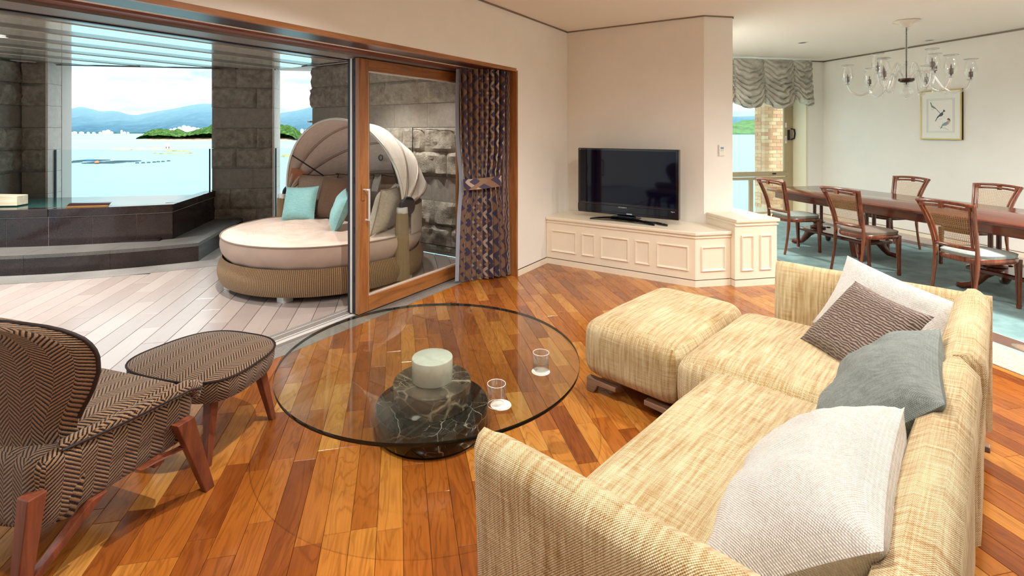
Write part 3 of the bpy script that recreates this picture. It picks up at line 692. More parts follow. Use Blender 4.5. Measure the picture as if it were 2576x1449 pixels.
# ================================================================= daybed
DB = (-4.18, 3.19); R0 = .93
db = empty('daybed', W2(AL, *DB)+(0,), AL, label='round wicker daybed with folding canopy on the terrace', cat='daybed')
M['wicker'] = wicker('honey_wicker', '#4a2c12', '#b98745', 60.0, 50.0)
M['wickerpost'] = wicker('pale_wicker', '#6a4a26', '#cfae7a', 60.0, 60.0)
mb = MB()
mb.grid(lambda s, t: ((R0-.03+.05*sin(pi*(.15+.8*t)))*cos(2*pi*s), (R0-.03+.05*sin(pi*(.15+.8*t)))*sin(2*pi*s), .055+.22*t), 96, 10, cu=True, us=1.9*3.1, vs=.30*3)
mb.lathe([(R0-.05, .056), (.0, .056)], 48, caps=False)
mb.build('wicker_base', M['wicker'], db, smooth=60)
for a in (200, 250, 300, 20, 90, 150):
    MB().box(-.045, .045, -.045, .045, 0, .058).build('foot', M['whitealu'], db, ((R0-.09)*cos(radians(a)), (R0-.09)*sin(radians(a)), 0))
M['mattress'] = weave('blush_canvas', '#c9aa98', '#e6d2c4', (30, 8), 500, .85, .15, .3, .7)
def matt(s, t):
    a = 2*pi*s; r = t*(R0-.01)
    f = .45
    n = noise.noise(Vector((cos(a)*r*5, sin(a)*r*5, 1)))*.008+noise.noise(Vector((cos(a)*3, sin(a)*3, r*2.5)))*.02*min(1, r*2)*(1-(r/R0)**4)
    dx, dy = r*cos(a)-.12, r*sin(a)-.05
    z = .455+.018*(1-(r/R0)**2)-.075*exp(-(dx*dx+dy*dy)/.012)-.02*exp(-(dx*dx+dy*dy)/.09)+n+.006*sin(a*17+r*9)*exp(-(r/R0-.55)**2/.08)
    return (r*cos(a), r*sin(a), z)
mb = MB(); mb.grid(matt, 96, 26, cu=True)
mb.build('mattress_top', M['mattress'], db, smooth=80)
MB().grid(lambda s, t: ((R0-.01-.05*t+.03*sin(pi*t))*cos(2*pi*s), (R0-.01-.05*t+.03*sin(pi*t))*sin(2*pi*s), .455-.20*t+.006*sin(40*pi*s)*t), 96, 8, cu=True, us=6, vs=.2, flip=True).build('mattress_side', plain('mattress_border', '#b39a8c', .8, var=.05), db, smooth=80)
M['pipe'] = plain('taupe_piping', '#8f7a6c', .7)
MB().tube([((R0-.006)*cos(2*pi*i/72), (R0-.006)*sin(2*pi*i/72), .456) for i in range(72)], .007, 6, closed=True).build('piping', M['pipe'], db, smooth=60)
# canopy: hinged hoops with stretched fabric; backs onto the stone wall (+y)
HW, HZ = .90, .70
def hoop(tilt, k, rr=1.0):      # k 0..1 across, tilt 90 = upright, 0 = lying back
    a = pi*k; x = -HW*rr*cos(a); h = .83*rr*sin(a)**.92
    return (x, .16+h*cos(radians(tilt))*1.02, HZ+h*sin(radians(tilt)))
TL = [94, 70, 44, 16]
M['hood'] = weave('canopy_fabric', '#cbb7ab', '#e3d5cb', (40, 40), 600, .9, .08, .3, .7)
def hood(s, t):
    w = t*3; i = min(2, int(w)); f = w-i; tl = TL[i]+(TL[i+1]-TL[i])*f
    return hoop(tl, .02+.96*s, 1.0-.018*sin(pi*f))
mb = MB(); mb.grid(hood, 40, 24); o = mb.build('canopy', M['hood'], db, smooth=80)
sol = o.modifiers.new('thick', 'SOLIDIFY'); sol.thickness = .004
M['peach'] = plain('peach_gusset', '#c98a6c', .8)
for sgn in (0, 1):
    g = MB().grid(lambda s, t: tuple(Vector(hoop(88-60*s, (.012 + .095*t) if sgn == 0 else 1-(.012+.095*t), .985-.01*t))), 8, 6).build('gusset', M['peach'], db, smooth=80)
M['pole'] = plain('taupe_pole', '#9c8678', .35, .2); M['polew'] = plain('silver_pole', '#cfc8c0', .3, .4)
for i, tl in enumerate(TL):
    MB().tube([hoop(tl, k/32, .992) for k in range(33)], .0135, 8).build('hoop', M['pole' if i else 'polew'], db, smooth=60)
for sgn in (-1, 1):
    A = hoop(94, .17 if sgn < 0 else .83, .985); B = (sgn*.42, .60, HZ+.02)
    MB().tube([A, B], .008, 6).build('strut', M['darkalu'], db, smooth=60)
    # wicker post that carries the hinge
    mb = MB(); mb.grid(lambda s, t: (sgn*(HW+.015)+(.055-.012*t)*cos(2*pi*s), .12+.05*t*0+(.085-.02*t)*sin(2*pi*s)-.05*(1-t)*0, .06+(HZ-.10)*t), 20, 8, cu=True, us=1.0, vs=2.2)
    mb.build('hinge_post', M['wickerpost'], db, smooth=60)
    MB().lathe([(.05, 0), (.052, .004), (.05, .05)], 16, (sgn*(HW+.015), .12, HZ-.045)).build('post_collar', M['whitealu'], db, smooth=40)
    MB().lathe([(.0, -.02), (.085, -.02), (.088, 0), (.085, .02), (.0, .02)], 24).xf(Matrix.Translation((sgn*HW, .20, HZ+.01)) @ Matrix.Rotation(pi/2, 4, 'Y')).build('hinge_hub', M['darkalu'], db, smooth=40)
MB().grid(lambda s, t: (HW*1.02*cos(pi*(.06+.88*s)), .10+.80*sin(pi*(.06+.88*s)), .44+.26*t), 32, 4, us=2.6, vs=.3).build('back_screen', plain('grey_canvas_back', '#a89a8d', .85), db, smooth=80)
for sx in (-.10, .42):
    c = hoop(30, .5+sx/1.9, .965); MB().tube([(c[0]+.03*cos(2*pi*i/16), c[1]-.012, c[2]+.03*sin(2*pi*i/16)) for i in range(16)], .007, 6, closed=True).build('vent_ring', M['darkalu'], db, smooth=60)

# ---- cushions
def pillow(w, h, t, seed=1, n=22, wr=.004, pinch=.07, pw=.62):
    mb = MB(); off = Vector((seed*3.1, seed*1.7, seed*.9))
    def side(sg):
        def fn(a, b):
            s, q = a*2-1, b*2-1
            x = s*w/2*(1-pinch*(1-q*q)*(abs(s)**2)); z = q*h/2*(1-pinch*(1-s*s)*(abs(q)**2))
            e = max(0, (1-abs(s)**3.2)*(1-abs(q)**3.2))**pw
            y = sg*t/2*e + (noise.noise(Vector((x*9, z*9, sg))+off)*wr*2+noise.noise(Vector((x*22, z*22, sg))+off)*wr)*e
            return (x, y, z+h/2)
        return fn
    mb.grid(side(-1), n, n, us=w, vs=h); mb.grid(side(1), n, n, us=w, vs=h, flip=True); return mb
def place(o, loc, yaw=0, tilt=0, roll=0):
    o.location = loc; o.rotation_mode = 'XYZ'
    o.rotation_euler = (Matrix.Rotation(yaw, 3, 'Z') @ Matrix.Rotation(tilt, 3, 'X') @ Matrix.Rotation(roll, 3, 'Y')).to_euler()
    return o
def cushion(name, w, h, t, mat, loc, yaw, tilt, roll, label, group=None, seed=1, pipe=None, **kw):
    o = pillow(w, h, t, seed, **kw).build(name, mat, smooth=80, label=label, cat='cushion', group=group)
    place(o, loc, yaw, tilt, roll)
    if pipe:
        pinch = kw.get('pinch', .07); P = []
        for i in range(48):
            k = i/12; s, q = [(k*2-1, -1), (1, (k-1)*2-1), (1-(k-2)*2, 1), (-1, 1-(k-3)*2)][int(k)]
            P.append((s*w/2*(1-pinch*(1-q*q)), 0, q*h/2*(1-pinch*(1-s*s))+h/2))
        MB().tube(P, .006, 6, closed=True).build('piping', pipe, o, smooth=60)
    return o
M['browncush'] = weave('brown_cushion_cloth', '#4a3326', '#70543f', (80, 80), 500, .9, .15)
M['taupecush'] = weave('taupe_cushion_cloth', '#7a6555', '#9a8372', (50, 50), 500, .85, .1)
M['aqua'] = weave('aqua_silk', '#6fa9ab', '#a5d3d2', (14, 160), 500, .45, .1)
M['beigecush'] = weave('beige_cushion_cloth', '#9d9080', '#bdb0a0', (50, 50), 500, .85, .1)
M['brownpipe'] = plain('brown_piping', '#3a281d', .8)
def DBP(x, y, z): a = W2(AL, DB[0]+x, DB[1]+y); return (a[0], a[1], z)
ZM = .468
cushion('cushion', .48, .46, .18, M['taupecush'], DBP(-.62, .30, ZM), AL+radians(24), radians(-14), 0, 'taupe cushion at the far left of the daybed, behind the aqua one', 'daybed cushions', 3, M['brownpipe'])
cushion('cushion', .52, .46, .18, M['taupecush'], DBP(-.30, .52, ZM), AL+radians(12), radians(-14), 0, 'taupe cushion second from the left at the back of the daybed', 'daybed cushions', 4, M['brownpipe'])
cushion('cushion', .52, .46, .18, M['browncush'], DBP(.22, .62, ZM), AL-radians(6), radians(-14), 0, 'brown cushion at the back of the daybed behind the door stile', 'daybed cushions', 5, M['brownpipe'])
cushion('cushion', .50, .46, .17, M['browncush'], DBP(-.22, .24, ZM), AL+radians(10), radians(-17), radians(1), 'plain dark brown cushion between the two aqua cushions', 'daybed cushions', 6)
cushion('cushion', .39, .37, .14, M['aqua'], DBP(-.52, .03, ZM-.01), AL+radians(22), radians(-20), radians(-3), 'aqua cushion on the left side of the daybed', 'daybed cushions', 7)
cushion('cushion', .39, .37, .14, M['aqua'], DBP(.12, -.02, ZM-.01), AL-radians(34), radians(-20), radians(9), 'aqua cushion half hidden behind the sliding door', 'daybed cushions', 8)
cushion('cushion', .46, .44, .17, M['beigecush'], DBP(.50, .36, ZM), AL-radians(46), radians(-14), 0, 'beige cushion seen through the door glass, left of the pair', 'daybed cushions', 9, M['pipe'])
cushion('cushion', .46, .42, .18, M['beigecush'], DBP(.66, .10, ZM), AL-radians(66), radians(-14), 0, 'beige cushion seen through the door glass beside the hinge post', 'daybed cushions', 10, M['pipe'])
# ================================================================= sea, far shore, islands
SEA = -20.0; HS = EYE-SEA
def at(x, y_or_Y, Z=None):
    Y = y_or_Y; return ((x-CX)/FPX*Y, Y, Z if Z is not None else SEA)
def Ysea(y): return HS*FPX/(y-HY)
m, nt, b = newmat('sea_water'); v = coords(nt, scale=(.02, .06, 1))
setp(nt, b, col=lin('#7aa6ac'), rough=.5, spec=.25, nrm=bump(nt, nz(nt, v, 6, 5), .25, .6)); M['sea'] = m
MB().add([(-16000, 40, SEA), (16000, 40, SEA), (16000, 9000, SEA), (-16000, 9000, SEA)], [(0, 1, 2, 3)]).build('sea', M['sea'], uv=False, label='calm pale turquoise bay stretching to the far shore', cat='sea')
m, nt, b = newmat('haze_tinted_forest'); v = coords(nt)
setp(nt, b, col=RAMP(nt, nz(nt, v, .012, 6, .65), [(.3, lin('#24465c')), (.7, lin('#466c84'))]), rough=1.0, spec=.0, nrm=bump(nt, nz(nt, v, .02, 5), .6, 30)); M['hazy_forest'] = m  # blue of distant haze mixed into the slope colour, besides the haze volume
prof = [(-1500, 272), (-600, 262), (-100, 268), (60, 278), (166, 274), (190, 268), (205, 265), (222, 270), (236, 273), (252, 279), (280, 276), (300, 278), (325, 286), (345, 287), (365, 283), (400, 277), (440, 270), (480, 262), (510, 258), (540, 258), (600, 266), (650, 280), (703, 284), (745, 277), (781, 268), (860, 262), (1000, 268), (1200, 280), (1500, 284), (1843, 291), (1905, 290), (2100, 286), (2600, 280), (3600, 276)]
def pv(x):
    for (a, b), (c, d) in zip(prof, prof[1:]):
        if a <= x <= c: return b+(d-b)*(x-a)/(c-a)
    return 280
YR = 7200.0
def mtn(s, t):
    x = -1500+5100*s; Y = 4700+(YR-4700)*min(1, t*1.25) if t < .8 else YR+(t-.8)*5*1800
    top = (HY-pv(x))/FPX*YR+EYE
    k = min(1, t*1.25) if t < .8 else 1-(t-.8)*5
    X = (x-CX)/FPX*Y
    z = SEA-4+(top-SEA+4)*(k**1.15)
    z += (noise.noise(Vector((X*.0018, Y*.0018, 1)))*60+noise.noise(Vector((X*.006, Y*.006, 4)))*22)*sin(pi*min(1, max(0, k)))**.8*(1 if t < .8 else .3)
    return (X, Y, z)
mb = MB(); mb.grid(mtn, 420, 26); mb.build('mountain_range', M['hazy_forest'], smooth=80, uv=False, label='long forested mountain range across the bay, haze blue in its colour', cat='mountains')
# nearer headland seen through the dining window
M['hill'] = plain('green_hillside', '#5d7a52', 1.0, spec=0, var=.35, vs=.02)
def hill(s, t):
    x = 1650+420*s; Y = 3300+700*t; top = 300 if x > 1900 else 300+(1900-x)*.09
    z = SEA+((HY-top)/FPX*3600-SEA*0+21)*sin(pi*min(1, t*.9+.001))**.7*(.9+.25*noise.noise(Vector((x*.05, t*3, 2))))
    return ((x-CX)/FPX*Y, Y, z)
MB().grid(hill, 50, 12).build('headland', M['hill'], smooth=80, uv=False, label='hazy green headland seen through the dining room window', cat='hill')
# low shoreline and town
M['shore'] = plain('shore_trees', '#2f5140', 1.0, spec=0, var=.4, vs=.05)
MB().grid(lambda s, t: ((-400+1500*s-CX)/FPX*(4450+80*t), 4450+80*t, SEA-1+(9+8*noise.noise(Vector((s*160, 0, 0))))*sin(pi*t)**.6), 300, 4).build('shoreline', M['shore'], uv=False, label='low dark tree line along the far shore', cat='shore')
M['bldg'] = plain('white_building', '#eef0ee', .8); M['bwin'] = plain('building_windows', '#9aa6ac', .5)
rb = random.Random(4)
bl = [(188, 30, 14), (205, 34, 12), (222, 14, 10), (236, 18, 8), (252, 16, 10), (262, 22, 22), (272, 26, 28), (281, 16, 14), (306, 10, 26), (313, 14, 12), (322, 12, 9),
      (430, 26, 22), (441, 30, 30), (452, 22, 40), (463, 26, 52), (474, 30, 46), (487, 34, 38), (499, 24, 30), (510, 22, 26), (521, 26, 34), (528, 18, 28), (420, 14, 14), (171, 12, 10), (178, 16, 12), (760, 24, 22), (770, 18, 16)]
for x, w, h in bl:
    Y = 4380 if x < 400 else 4300; X = (x-CX)/FPX*Y
    e = empty('shore_building', (X, Y, SEA+2+(0 if x < 400 else 14)), rb.uniform(-.3, .3), label='white building of the resort town on the far shore', cat='building', group='white buildings on the far shore')
    MB().box(-w/2, w/2, -8, 8, -16, h).box(-w/4, w/6, -4, 4, h, h+4).build('building_block', M['bldg'], e, uv=False)
# wooded island with rocky foot
m, nt, b = newmat('island_trees'); v = coords(nt)
setp(nt, b, col=RAMP(nt, nz(nt, v, .12, 6, .7), [(.32, lin('#22381f')), (.52, lin('#42602f')), (.75, lin('#77905a'))]), rough=1.0, spec=0, nrm=bump(nt, nz(nt, v, .3, 4), .8, 3)); M['island'] = m
M['rock'] = plain('tan_rock', '#b79a80', .95, var=.35, vs=.15, bs=.6, bsc=.4, bd=2)
YI = Ysea(352.5)
isl = empty('wooded_island', at(560, YI), 0, label='green wooded island with tan rocky foot behind the pillar', cat='island')
def islf(s, t):
    x = 364+392*s; e = min(1, s*17, (1-s)*12)**.5
    hh = (22-7*exp(-((s-.27)/.07)**2) if s < .27 else 15+min(1, (s-.27)*6)*17)*(e)
    X = (x-560)/FPX*YI; n = noise.noise(Vector((X*.05, t*4, 1)))*5+noise.noise(Vector((X*.16, t*9, 5)))*4.5
    return (X, -30+90*t, 3+(hh+n*e)*sin(pi*min(1, .06+t*1.1))**.55)
MB().grid(islf, 260, 16).build('tree_canopy', M['island'], isl, smooth=80, uv=False)
def rkf(s, t):
    x = 360+402*s; X = (x-560)/FPX*YI; e = min(1, s*12, (1-s)*12)
    return (X, -48+60*t, -1+(6.5*min(1, t*1.6)+1.6*noise.noise(Vector((X*.1, t*3, 9))))*e)
MB().grid(rkf, 120, 5).build('rock_foot', M['rock'], isl, smooth=60, uv=False)
def reef(x0, x1, y, h, d, label, seed, mat='rock'):
    Y = Ysea(y); X0, X1 = (x0-CX)/FPX*Y, (x1-CX)/FPX*Y; L = X1-X0
    def fn(s, t):
        e = min(1, s*5, (1-s)*5); return ((s-.5)*L, (t-.5)*d*e, -.4+(h*sin(pi*t)+h*.8*noise.noise(Vector((s*L*.12, t*2, seed))))*e**.5)
    MB().grid(fn, 60, 6).build('reef', M[mat], loc=((X0+X1)/2, Y, SEA), smooth=60, uv=False, label=label, cat='rocks')
M['reefgreen'] = plain('weedy_rock', '#8f8559', .95, var=.35, vs=.3)
reef(120, 540, 354.5, 1.2, 26, 'long low reef line off the wooded island', 1)
reef(276, 440, 376.3, 2.0, 10, 'tan reef carrying the small red gateway', 2)
reef(410, 490, 381.0, 1.6, 8, 'weedy green reef right in front of the gateway', 3, 'reefgreen')
reef(378, 500, 386.5, 1.2, 7, 'nearest flat weedy reef below the gateway', 4, 'reefgreen')
reef(706, 735, 394.5, 2.2, 8, 'small rock in the sea right of the central pillar', 5, 'reefgreen')
Yt = Ysea(375.5); S = Yt/FPX
tg = empty('shrine_gate', at(421.5, Yt, SEA+.8), 0, label='small white and red shrine gateway standing on the reef', cat='gateway')
M['gatew'] = plain('gate_white', '#ece2dc', .8); M['gater'] = plain('gate_red', '#8d4a3c', .8)
for sx in (-1, 1):
    MB().tube([(sx*3.6*S, 0, 0), (sx*3.2*S, 0, 12*S)], .55*S, 6).build('gate_post', M['gatew'], tg)
    MB().box(sx*3.6*S-.8*S, sx*3.6*S+.8*S, -.6*S, .6*S, 0, 5*S).build('gate_footing', M['gater'], tg)
MB().box(-5.2*S, 5.2*S, -.6*S, .6*S, 11.5*S, 13*S).build('gate_lintel', M['gatew'], tg); MB().box(-4.2*S, 4.2*S, -.4*S, .4*S, 8*S, 9*S).build('gate_tie', M['gatew'], tg)
# oyster rafts and floats
M['raft'] = plain('raft_timber', '#5c6b7c', .8, var=.3, vs=.4); M['raftb'] = plain('raft_tarp', '#5aa0d0', .7); M['rafto'] = plain('raft_buoy_orange', '#e07a55', .6); M['float'] = plain('dark_float', '#3d4a54', .6)
for i, (x0, x1, y, lab) in enumerate([(120, 190, 409.5, 'leftmost floating oyster raft, partly behind the pillar'), (200, 262, 405.0, 'rearmost floating oyster raft in the bay'), (224, 300, 410.5, 'floating oyster raft with an orange buoy'), (282, 341, 407.2, 'rightmost long floating oyster raft')]):
    Y = Ysea(y); L = (x1-x0)/FPX*Y
    r = empty('oyster_raft', at((x0+x1)/2, Y, SEA), .05*(i-1), label=lab, cat='raft')
    MB().box(-L/2, L/2, -6, 6, .1, .5).build('raft_deck', M['raft'], r, uv=False)
    for k in range(6): MB().box(-L/2, L/2, -5.8+k*2.2, -5.5+k*2.2, .5, .75).build('raft_beam', M['float'], r, uv=False)
    if i == 1: MB().box(-L*.1, L*.1, -3, 0, .5, 1.5).build('tarp', M['raftb'], r, uv=False)
    if i == 2: MB().lathe([(0, 0), (1.2, .4), (1.3, 1), (.8, 1.6), (0, 1.8)], 10).build('buoy', M['rafto'], r, (0, -6.5, .2), smooth=60)
for x, y in ((345, 411), (360, 410.6), (374, 409.8), (388, 408.8), (398, 408.0), (410, 407.4), (424, 405.8)):
    MB().lathe([(0, -.3), (.9, -.2), (1.1, .3), (.9, .8), (0, 1.0)], 10).xf(Matrix.Diagonal((1.15, .8, .9, 1))).build('mooring_float', M['float'], loc=at(x, Ysea(y)), smooth=60, uv=False, label='dark mooring float in the row right of the rafts', cat='float', group='mooring floats beside the rafts')

# haze over the bay: a thin real volume far out
hm = bpy.data.materials.new('sea_haze'); hm.use_nodes = True; nt = hm.node_tree; nt.nodes.clear()
vs_ = NODE(nt, 'ShaderNodeVolumeScatter', {'Color': (.20, .42, .85, 1), 'Density': HAZE, 'Anisotropy': .0})
NODE(nt, 'ShaderNodeOutputMaterial', {'Volume': vs_.outputs[0]})
MB().box(-15000, 15000, 4560, 7400, SEA+.5, 440).build('sea_haze', hm, uv=False, label='thin bluish haze in front of the far mountains', cat='haze', kind='stuff')

# ================================================================= brick pier outside the dining window
bp = empty('wall_brick', (0, 0, 0), AD, kind='structure')
M['brick'] = None
m, nt, b = newmat('buff_brick'); oi = NODE(nt, 'ShaderNodeObjectInfo')
setp(nt, b, col=RAMP(nt, oi.outputs['Random'], [(0, lin('#c79a78')), (.4, lin('#d8b08c')), (.75, lin('#dfc19c')), (1, lin('#e3cda6'))]), rough=.9, spec=.2, nrm=bump(nt, nz(nt, coords(nt), 60, 3), .3, .004)); M['brick'] = m
M['mortar'] = plain('pale_mortar', '#d9c8ae', .9)
BP0, BP1, BQ, BD = 6.55, 7.10, 8.05, .255
MB().box(BP0+.006, BP1, BQ+.006, BQ+BD, -2.0, 3.2).build('mortar_core', M['mortar'], bp, uv=False)
bh, bw = .066, .17; k = 0; proto = {}
def brickrow(z, k, a0, a1, mk):
    x = a0-(k % 2)*bw/2
    while x < a1-.02:
        a, b_ = max(x, a0), min(x+bw-.008, a1)
        if b_-a > .02: mk(a, b_-a, z)
        x += bw
def bk_front(a, L, z):
    key = ('f', round(L, 3))
    if key not in proto: proto[key] = MB().box(0, L, 0, .09, 0, bh-.008).mesh('brick', M['brick'])
    o = bpy.data.objects.new('brick', proto[key]); COL.objects.link(o); o.parent = bp; o.location = (a, BQ+random.uniform(-.003, .002), z)
def bk_side(a, L, z):
    key = ('s', round(L, 3))
    if key not in proto: proto[key] = MB().box(0, .09, 0, L, 0, bh-.008).mesh('brick', M['brick'])
    o = bpy.data.objects.new('brick', proto[key]); COL.objects.link(o); o.parent = bp; o.location = (BP0-.001+random.uniform(-.003, .002), a, z)
z = .0
while z < 2.5:
    brickrow(z, k, BP0+.002, BP1, bk_front); brickrow(z, k+1, BQ+.093, BQ+BD, bk_side); z += bh; k += 1
MB().box(3.0, 5.62, QF+.9, QF+2.2, -.4, -.15).build('balcony_ledge', M['white'], bp, uv=False)
ev = MB().box(3.0, 6.9, QF+.10, QF+1.1, 2.34, 2.45).build('ceiling_eave', M['white'], rz=AD, kind='structure')
# ================================================================= low cabinet, tall cabinet, television
def moulded(mb, x0, x1, z0, z1, y, w=.016, d=.014):
    # picture-frame moulding round a recessed field, facing -y
    R = [(0, 0), (w*.35, -d), (w*.65, -d), (w*1.6, 0.003)]
    v = []; f = []
    for off, dy in R: v += [(x0+off, y+dy, z0+off), (x1-off, y+dy, z0+off), (x1-off, y+dy, z1-off), (x0+off, y+dy, z1-off)]
    for k in range(len(R)-1):
        for i in range(4): f.append((k*4+i, k*4+(i+1) % 4, (k+1)*4+(i+1) % 4, (k+1)*4+i))
    return mb.add(v, f)
def uof(x, v): r = (x-CX)/FPX; return v*(.8310*r-.5563)/(.5563*r+.8310)
CF = 4.725
lc = empty('low_cabinet', W2(AL, -1.8, CF+.25)+(0,), AL, label='low cream panelled cabinet under the television', cat='cabinet')
def LCX(u): return u+1.8
def LCY(v): return v-(CF+.25)
u0, u1 = WU+.003, -1.036
A1 = conv(AD, AL, E1[0], E1[1]-.004); g0 = conv(AL, AD, u1, CF)
g1 = (2.962, g0[1]); G1 = conv(AD, AL, *g1)
foot = [(u0, CF), (u1, CF), G1, conv(AD, AL, 2.962, E1[1]-.004), (A1[0], CV-.004), (u0, CV-.004)]
def off(poly, d): return inset(poly, -d)
def ccw(p): return p if sum(p[i-1][0]*p[i][1]-p[i][0]*p[i-1][1] for i in range(len(p))) > 0 else p[::-1]
foot = ccw(foot); loc_ = lambda P: [(LCX(a), LCY(b)) for a, b in P]
MB().prism(loc_(foot), .064, .465).build('body', M['cream'], lc)
MB().prism(loc_(inset(foot, .006)), .05, .064).build('shadow_gap', M['gap'], lc)
def fronts(P, d):      # push only the two visible fronts outwards
    q = [(u0, CF-d), (u1+.41*d, CF-d)]; gg = conv(AL, AD, *q[1]); return [(u0, CF-d), (u1+.4142*d, CF-d), conv(AD, AL, 2.962, g1[1]-d), conv(AD, AL, 2.962, E1[1]-.004), (A1[0], CV-.004), (u0, CV-.004)]
MB().prism(loc_(fronts(foot, .004)), 0, .056).build('plinth', M['cream'], lc)
MB().prism(loc_(fronts(foot, .012)), .437, .449).build('upper_moulding', M['cream'], lc, bev=.004)
MB().prism(loc_(fronts(foot, .022)), .465, .495).build('top', M['cream'], lc, bev=.006)
for a, b in ((1386.8, 1449.9), (1463, 1497), (1510.6, 1582), (1597, 1635.7), (1651.5, 1732.7)):
    moulded(MB(), LCX(uof(a, CF)), LCX(uof(b, CF)), .135, .362, LCY(CF)).build('panel_moulding', M['cream'], lc)
ap = moulded(MB(), .055, .30, .135, .362, 0).build('panel_moulding', M['cream'], lc, (LCX(u1), LCY(CF), 0), AD-AL)
tcab = empty('tall_cabinet', W2(AD, 3.18, 4.6)+(0,), AD, label='taller cream panelled cabinet at the end of the wall', cat='cabinet')
TX0, TX1, TQ = 2.966, 3.397, 4.017
tb = [(TX0, TQ), (TX1, TQ), (TX1, 6.4), (E2[0]+.004, 6.4), (E2[0]+.004, E2[1]-.004), (TX0, E2[1]-.004)]
tl = lambda P: [(a-3.18, b-4.6) for a, b in P]
def tfr(d): return [(TX0, TQ-d), (TX1+d, TQ-d), (TX1+d, 6.4), (E2[0]+.004, 6.4), (E2[0]+.004, E2[1]-.004), (TX0, E2[1]-.004)]
MB().prism(tl(tb), .064, .575).build('body', M['cream'], tcab); MB().prism(tl(inset(ccw(tb), .006)), .05, .064).build('shadow_gap', M['gap'], tcab)
MB().prism(tl(tfr(.004)), 0, .056).build('plinth', M['cream'], tcab); MB().prism(tl(tfr(.012)), .545, .557).build('upper_moulding', M['cream'], tcab, bev=.004)
MB().prism(tl(tfr(.02)), .575, .605).build('top', M['cream'], tcab, bev=.006)
for a, b in ((.139, .438), (.581, .868)):
    moulded(MB(), TX0+a*.431-3.18, TX0+b*.431-3.18, .137, .46, TQ-4.6).build('panel_moulding', M['cream'], tcab)

# television
tv = empty('television', W2(AL, -1.76, 4.95)+(.495,), AL, label='large black flat-screen television on the low cabinet', cat='television')
M['tvblack'] = plain('tv_gloss_black', '#0b0b12', .12, coat=.3); m, nt, b = newmat('tv_screen'); setp(nt, b, col=lin('#07061c'), rough=.05, spec=.28); M['screen'] = m
M['tvtext'] = plain('tv_silver_print', '#d8d4cc', .4)
MB().box(-.5225, .5225, 0, .07, .05, .727).build('casing', M['tvblack'], tv, bev=.006)
MB().box(-.495, .495, -.003, 0, .165, .707).build('screen', M['screen'], tv)
MB().box(-.5225, .5225, -.006, 0, .075, .142).build('speaker_bar', M['tvblack'], tv, bev=.003)
MB().box(-.515, .515, -.008, -.004, .146, .150).build('trim_line', plain('tv_trim', '#4a2f36', .2), tv)
text_mesh('brand_lettering', 'MITSUBISHI', .017, M['tvtext'], tv, (-.03, -.0068, .128), (pi/2, 0, 0))
for x0, x1, z0, z1 in ((.452, .466, .126, .130), (.467, .477, .1255, .129), (.479, .488, .125, .129), (.464, .470, .121, .124)): MB().box(x0, x1, -.0069, -.006, z0, z1).build('badge_mark', M['tvtext'], tv)
for x0, x1 in ((-.507, -.501), (-.5, -.493)): MB().box(x0, x1, -.0008, 0, .711, .715).build('corner_mark', M['tvtext'], tv)
MB().box(.012, .07, -.007, -.003, .062, .073).build('sensor_window', plain('tv_sensor', '#c4ccd2', .2), tv)
MB().box(-.09, .09, .015, .055, .02, .06).build('neck', M['tvblack'], tv)
mb = MB(); mb.grid(lambda s, t: ((s-.5)*.66, -.115+.06*(1-(2*s-1)**2)*0-.02*(2*s-1)**2+.085*t*(1-.75*abs(2*s-1)**2), .003+.030*(1-(2*s-1)**2)+.012*sin(pi*t)), 24, 6)
mb.grid(lambda s, t: ((s-.5)*.66, -.115-.02*(2*s-1)**2+.085*t*(1-.75*abs(2*s-1)**2), .001+.022*(1-(2*s-1)**2)), 24, 2, flip=True)
mb.build('stand_foot', M['tvblack'], tv, smooth=60)
MB().box(-.14, .14, -.05, .06, .022, .034).build('stand_plate', M['tvblack'], tv)
MB().tube([(.20, -.02, .01), (.27, -.05, .012), (.33, -.03, .01), (.38, -.07, .013), (.40, -.05, .008), (.34, -.06, .01), (.44, -.09, .01)], .011, 8).build('tv_cable', M['tvblack'], loc=W2(AL, -1.76, 4.95)+(.496,), rz=AL, smooth=60, label='coil of black cable lying beside the television foot', cat='cable')
# thermostat on the chamfered wall
th = empty('thermostat', W2(AD, E1[0]+.1877, E1[1])+(1.156,), AD, label='small white thermostat on the narrow wall face', cat='thermostat')
MB().box(-.03, .03, -.016, 0, 0, .11).build('housing', M['white'], th, bev=.003)
MB().box(-.016, .018, -.0175, -.016, .066, .088).build('display', plain('lcd_blue_grey', '#8fa6b8', .3), th)
for i, x in enumerate((-.012, .0, .012)): MB().box(x-.003, x+.003, -.018, -.016, .048, .056).build('button', plain('thermo_button', '#b8a25a' if i == 0 else '#c9c5bd', .4), th)

# ================================================================= curtain
m, nt, b = newmat('zigzag_curtain'); t = NODE(nt, 'ShaderNodeTexCoord'); s = NODE(nt, 'ShaderNodeSeparateXYZ', {0: t.outputs['UV']})
tri = MATH(nt, 'PINGPONG', MATH(nt, 'MULTIPLY', s.outputs[1], 15.0), 1.0)
k = MATH(nt, 'FRACT', MATH(nt, 'ADD', MATH(nt, 'MULTIPLY', s.outputs[0], 6.0), MATH(nt, 'MULTIPLY', tri, .34)))
k2 = MATH(nt, 'FRACT', MATH(nt, 'SUBTRACT', MATH(nt, 'MULTIPLY', s.outputs[0], 6.0), MATH(nt, 'MULTIPLY', tri, .34)))
c1 = RAMP(nt, k, [(0, lin('#b9a896')), (.16, lin('#b9a896')), (.17, lin('#4e4560')), (.42, lin('#4e4560')), (.43, lin('#8a6b54')), (.72, lin('#8a6b54')), (.73, lin('#463c54')), (1, lin('#463c54'))], 'CONSTANT')
c2 = MIX(nt, MATH(nt, 'GREATER_THAN', k2, .8), c1, lin('#957760'))
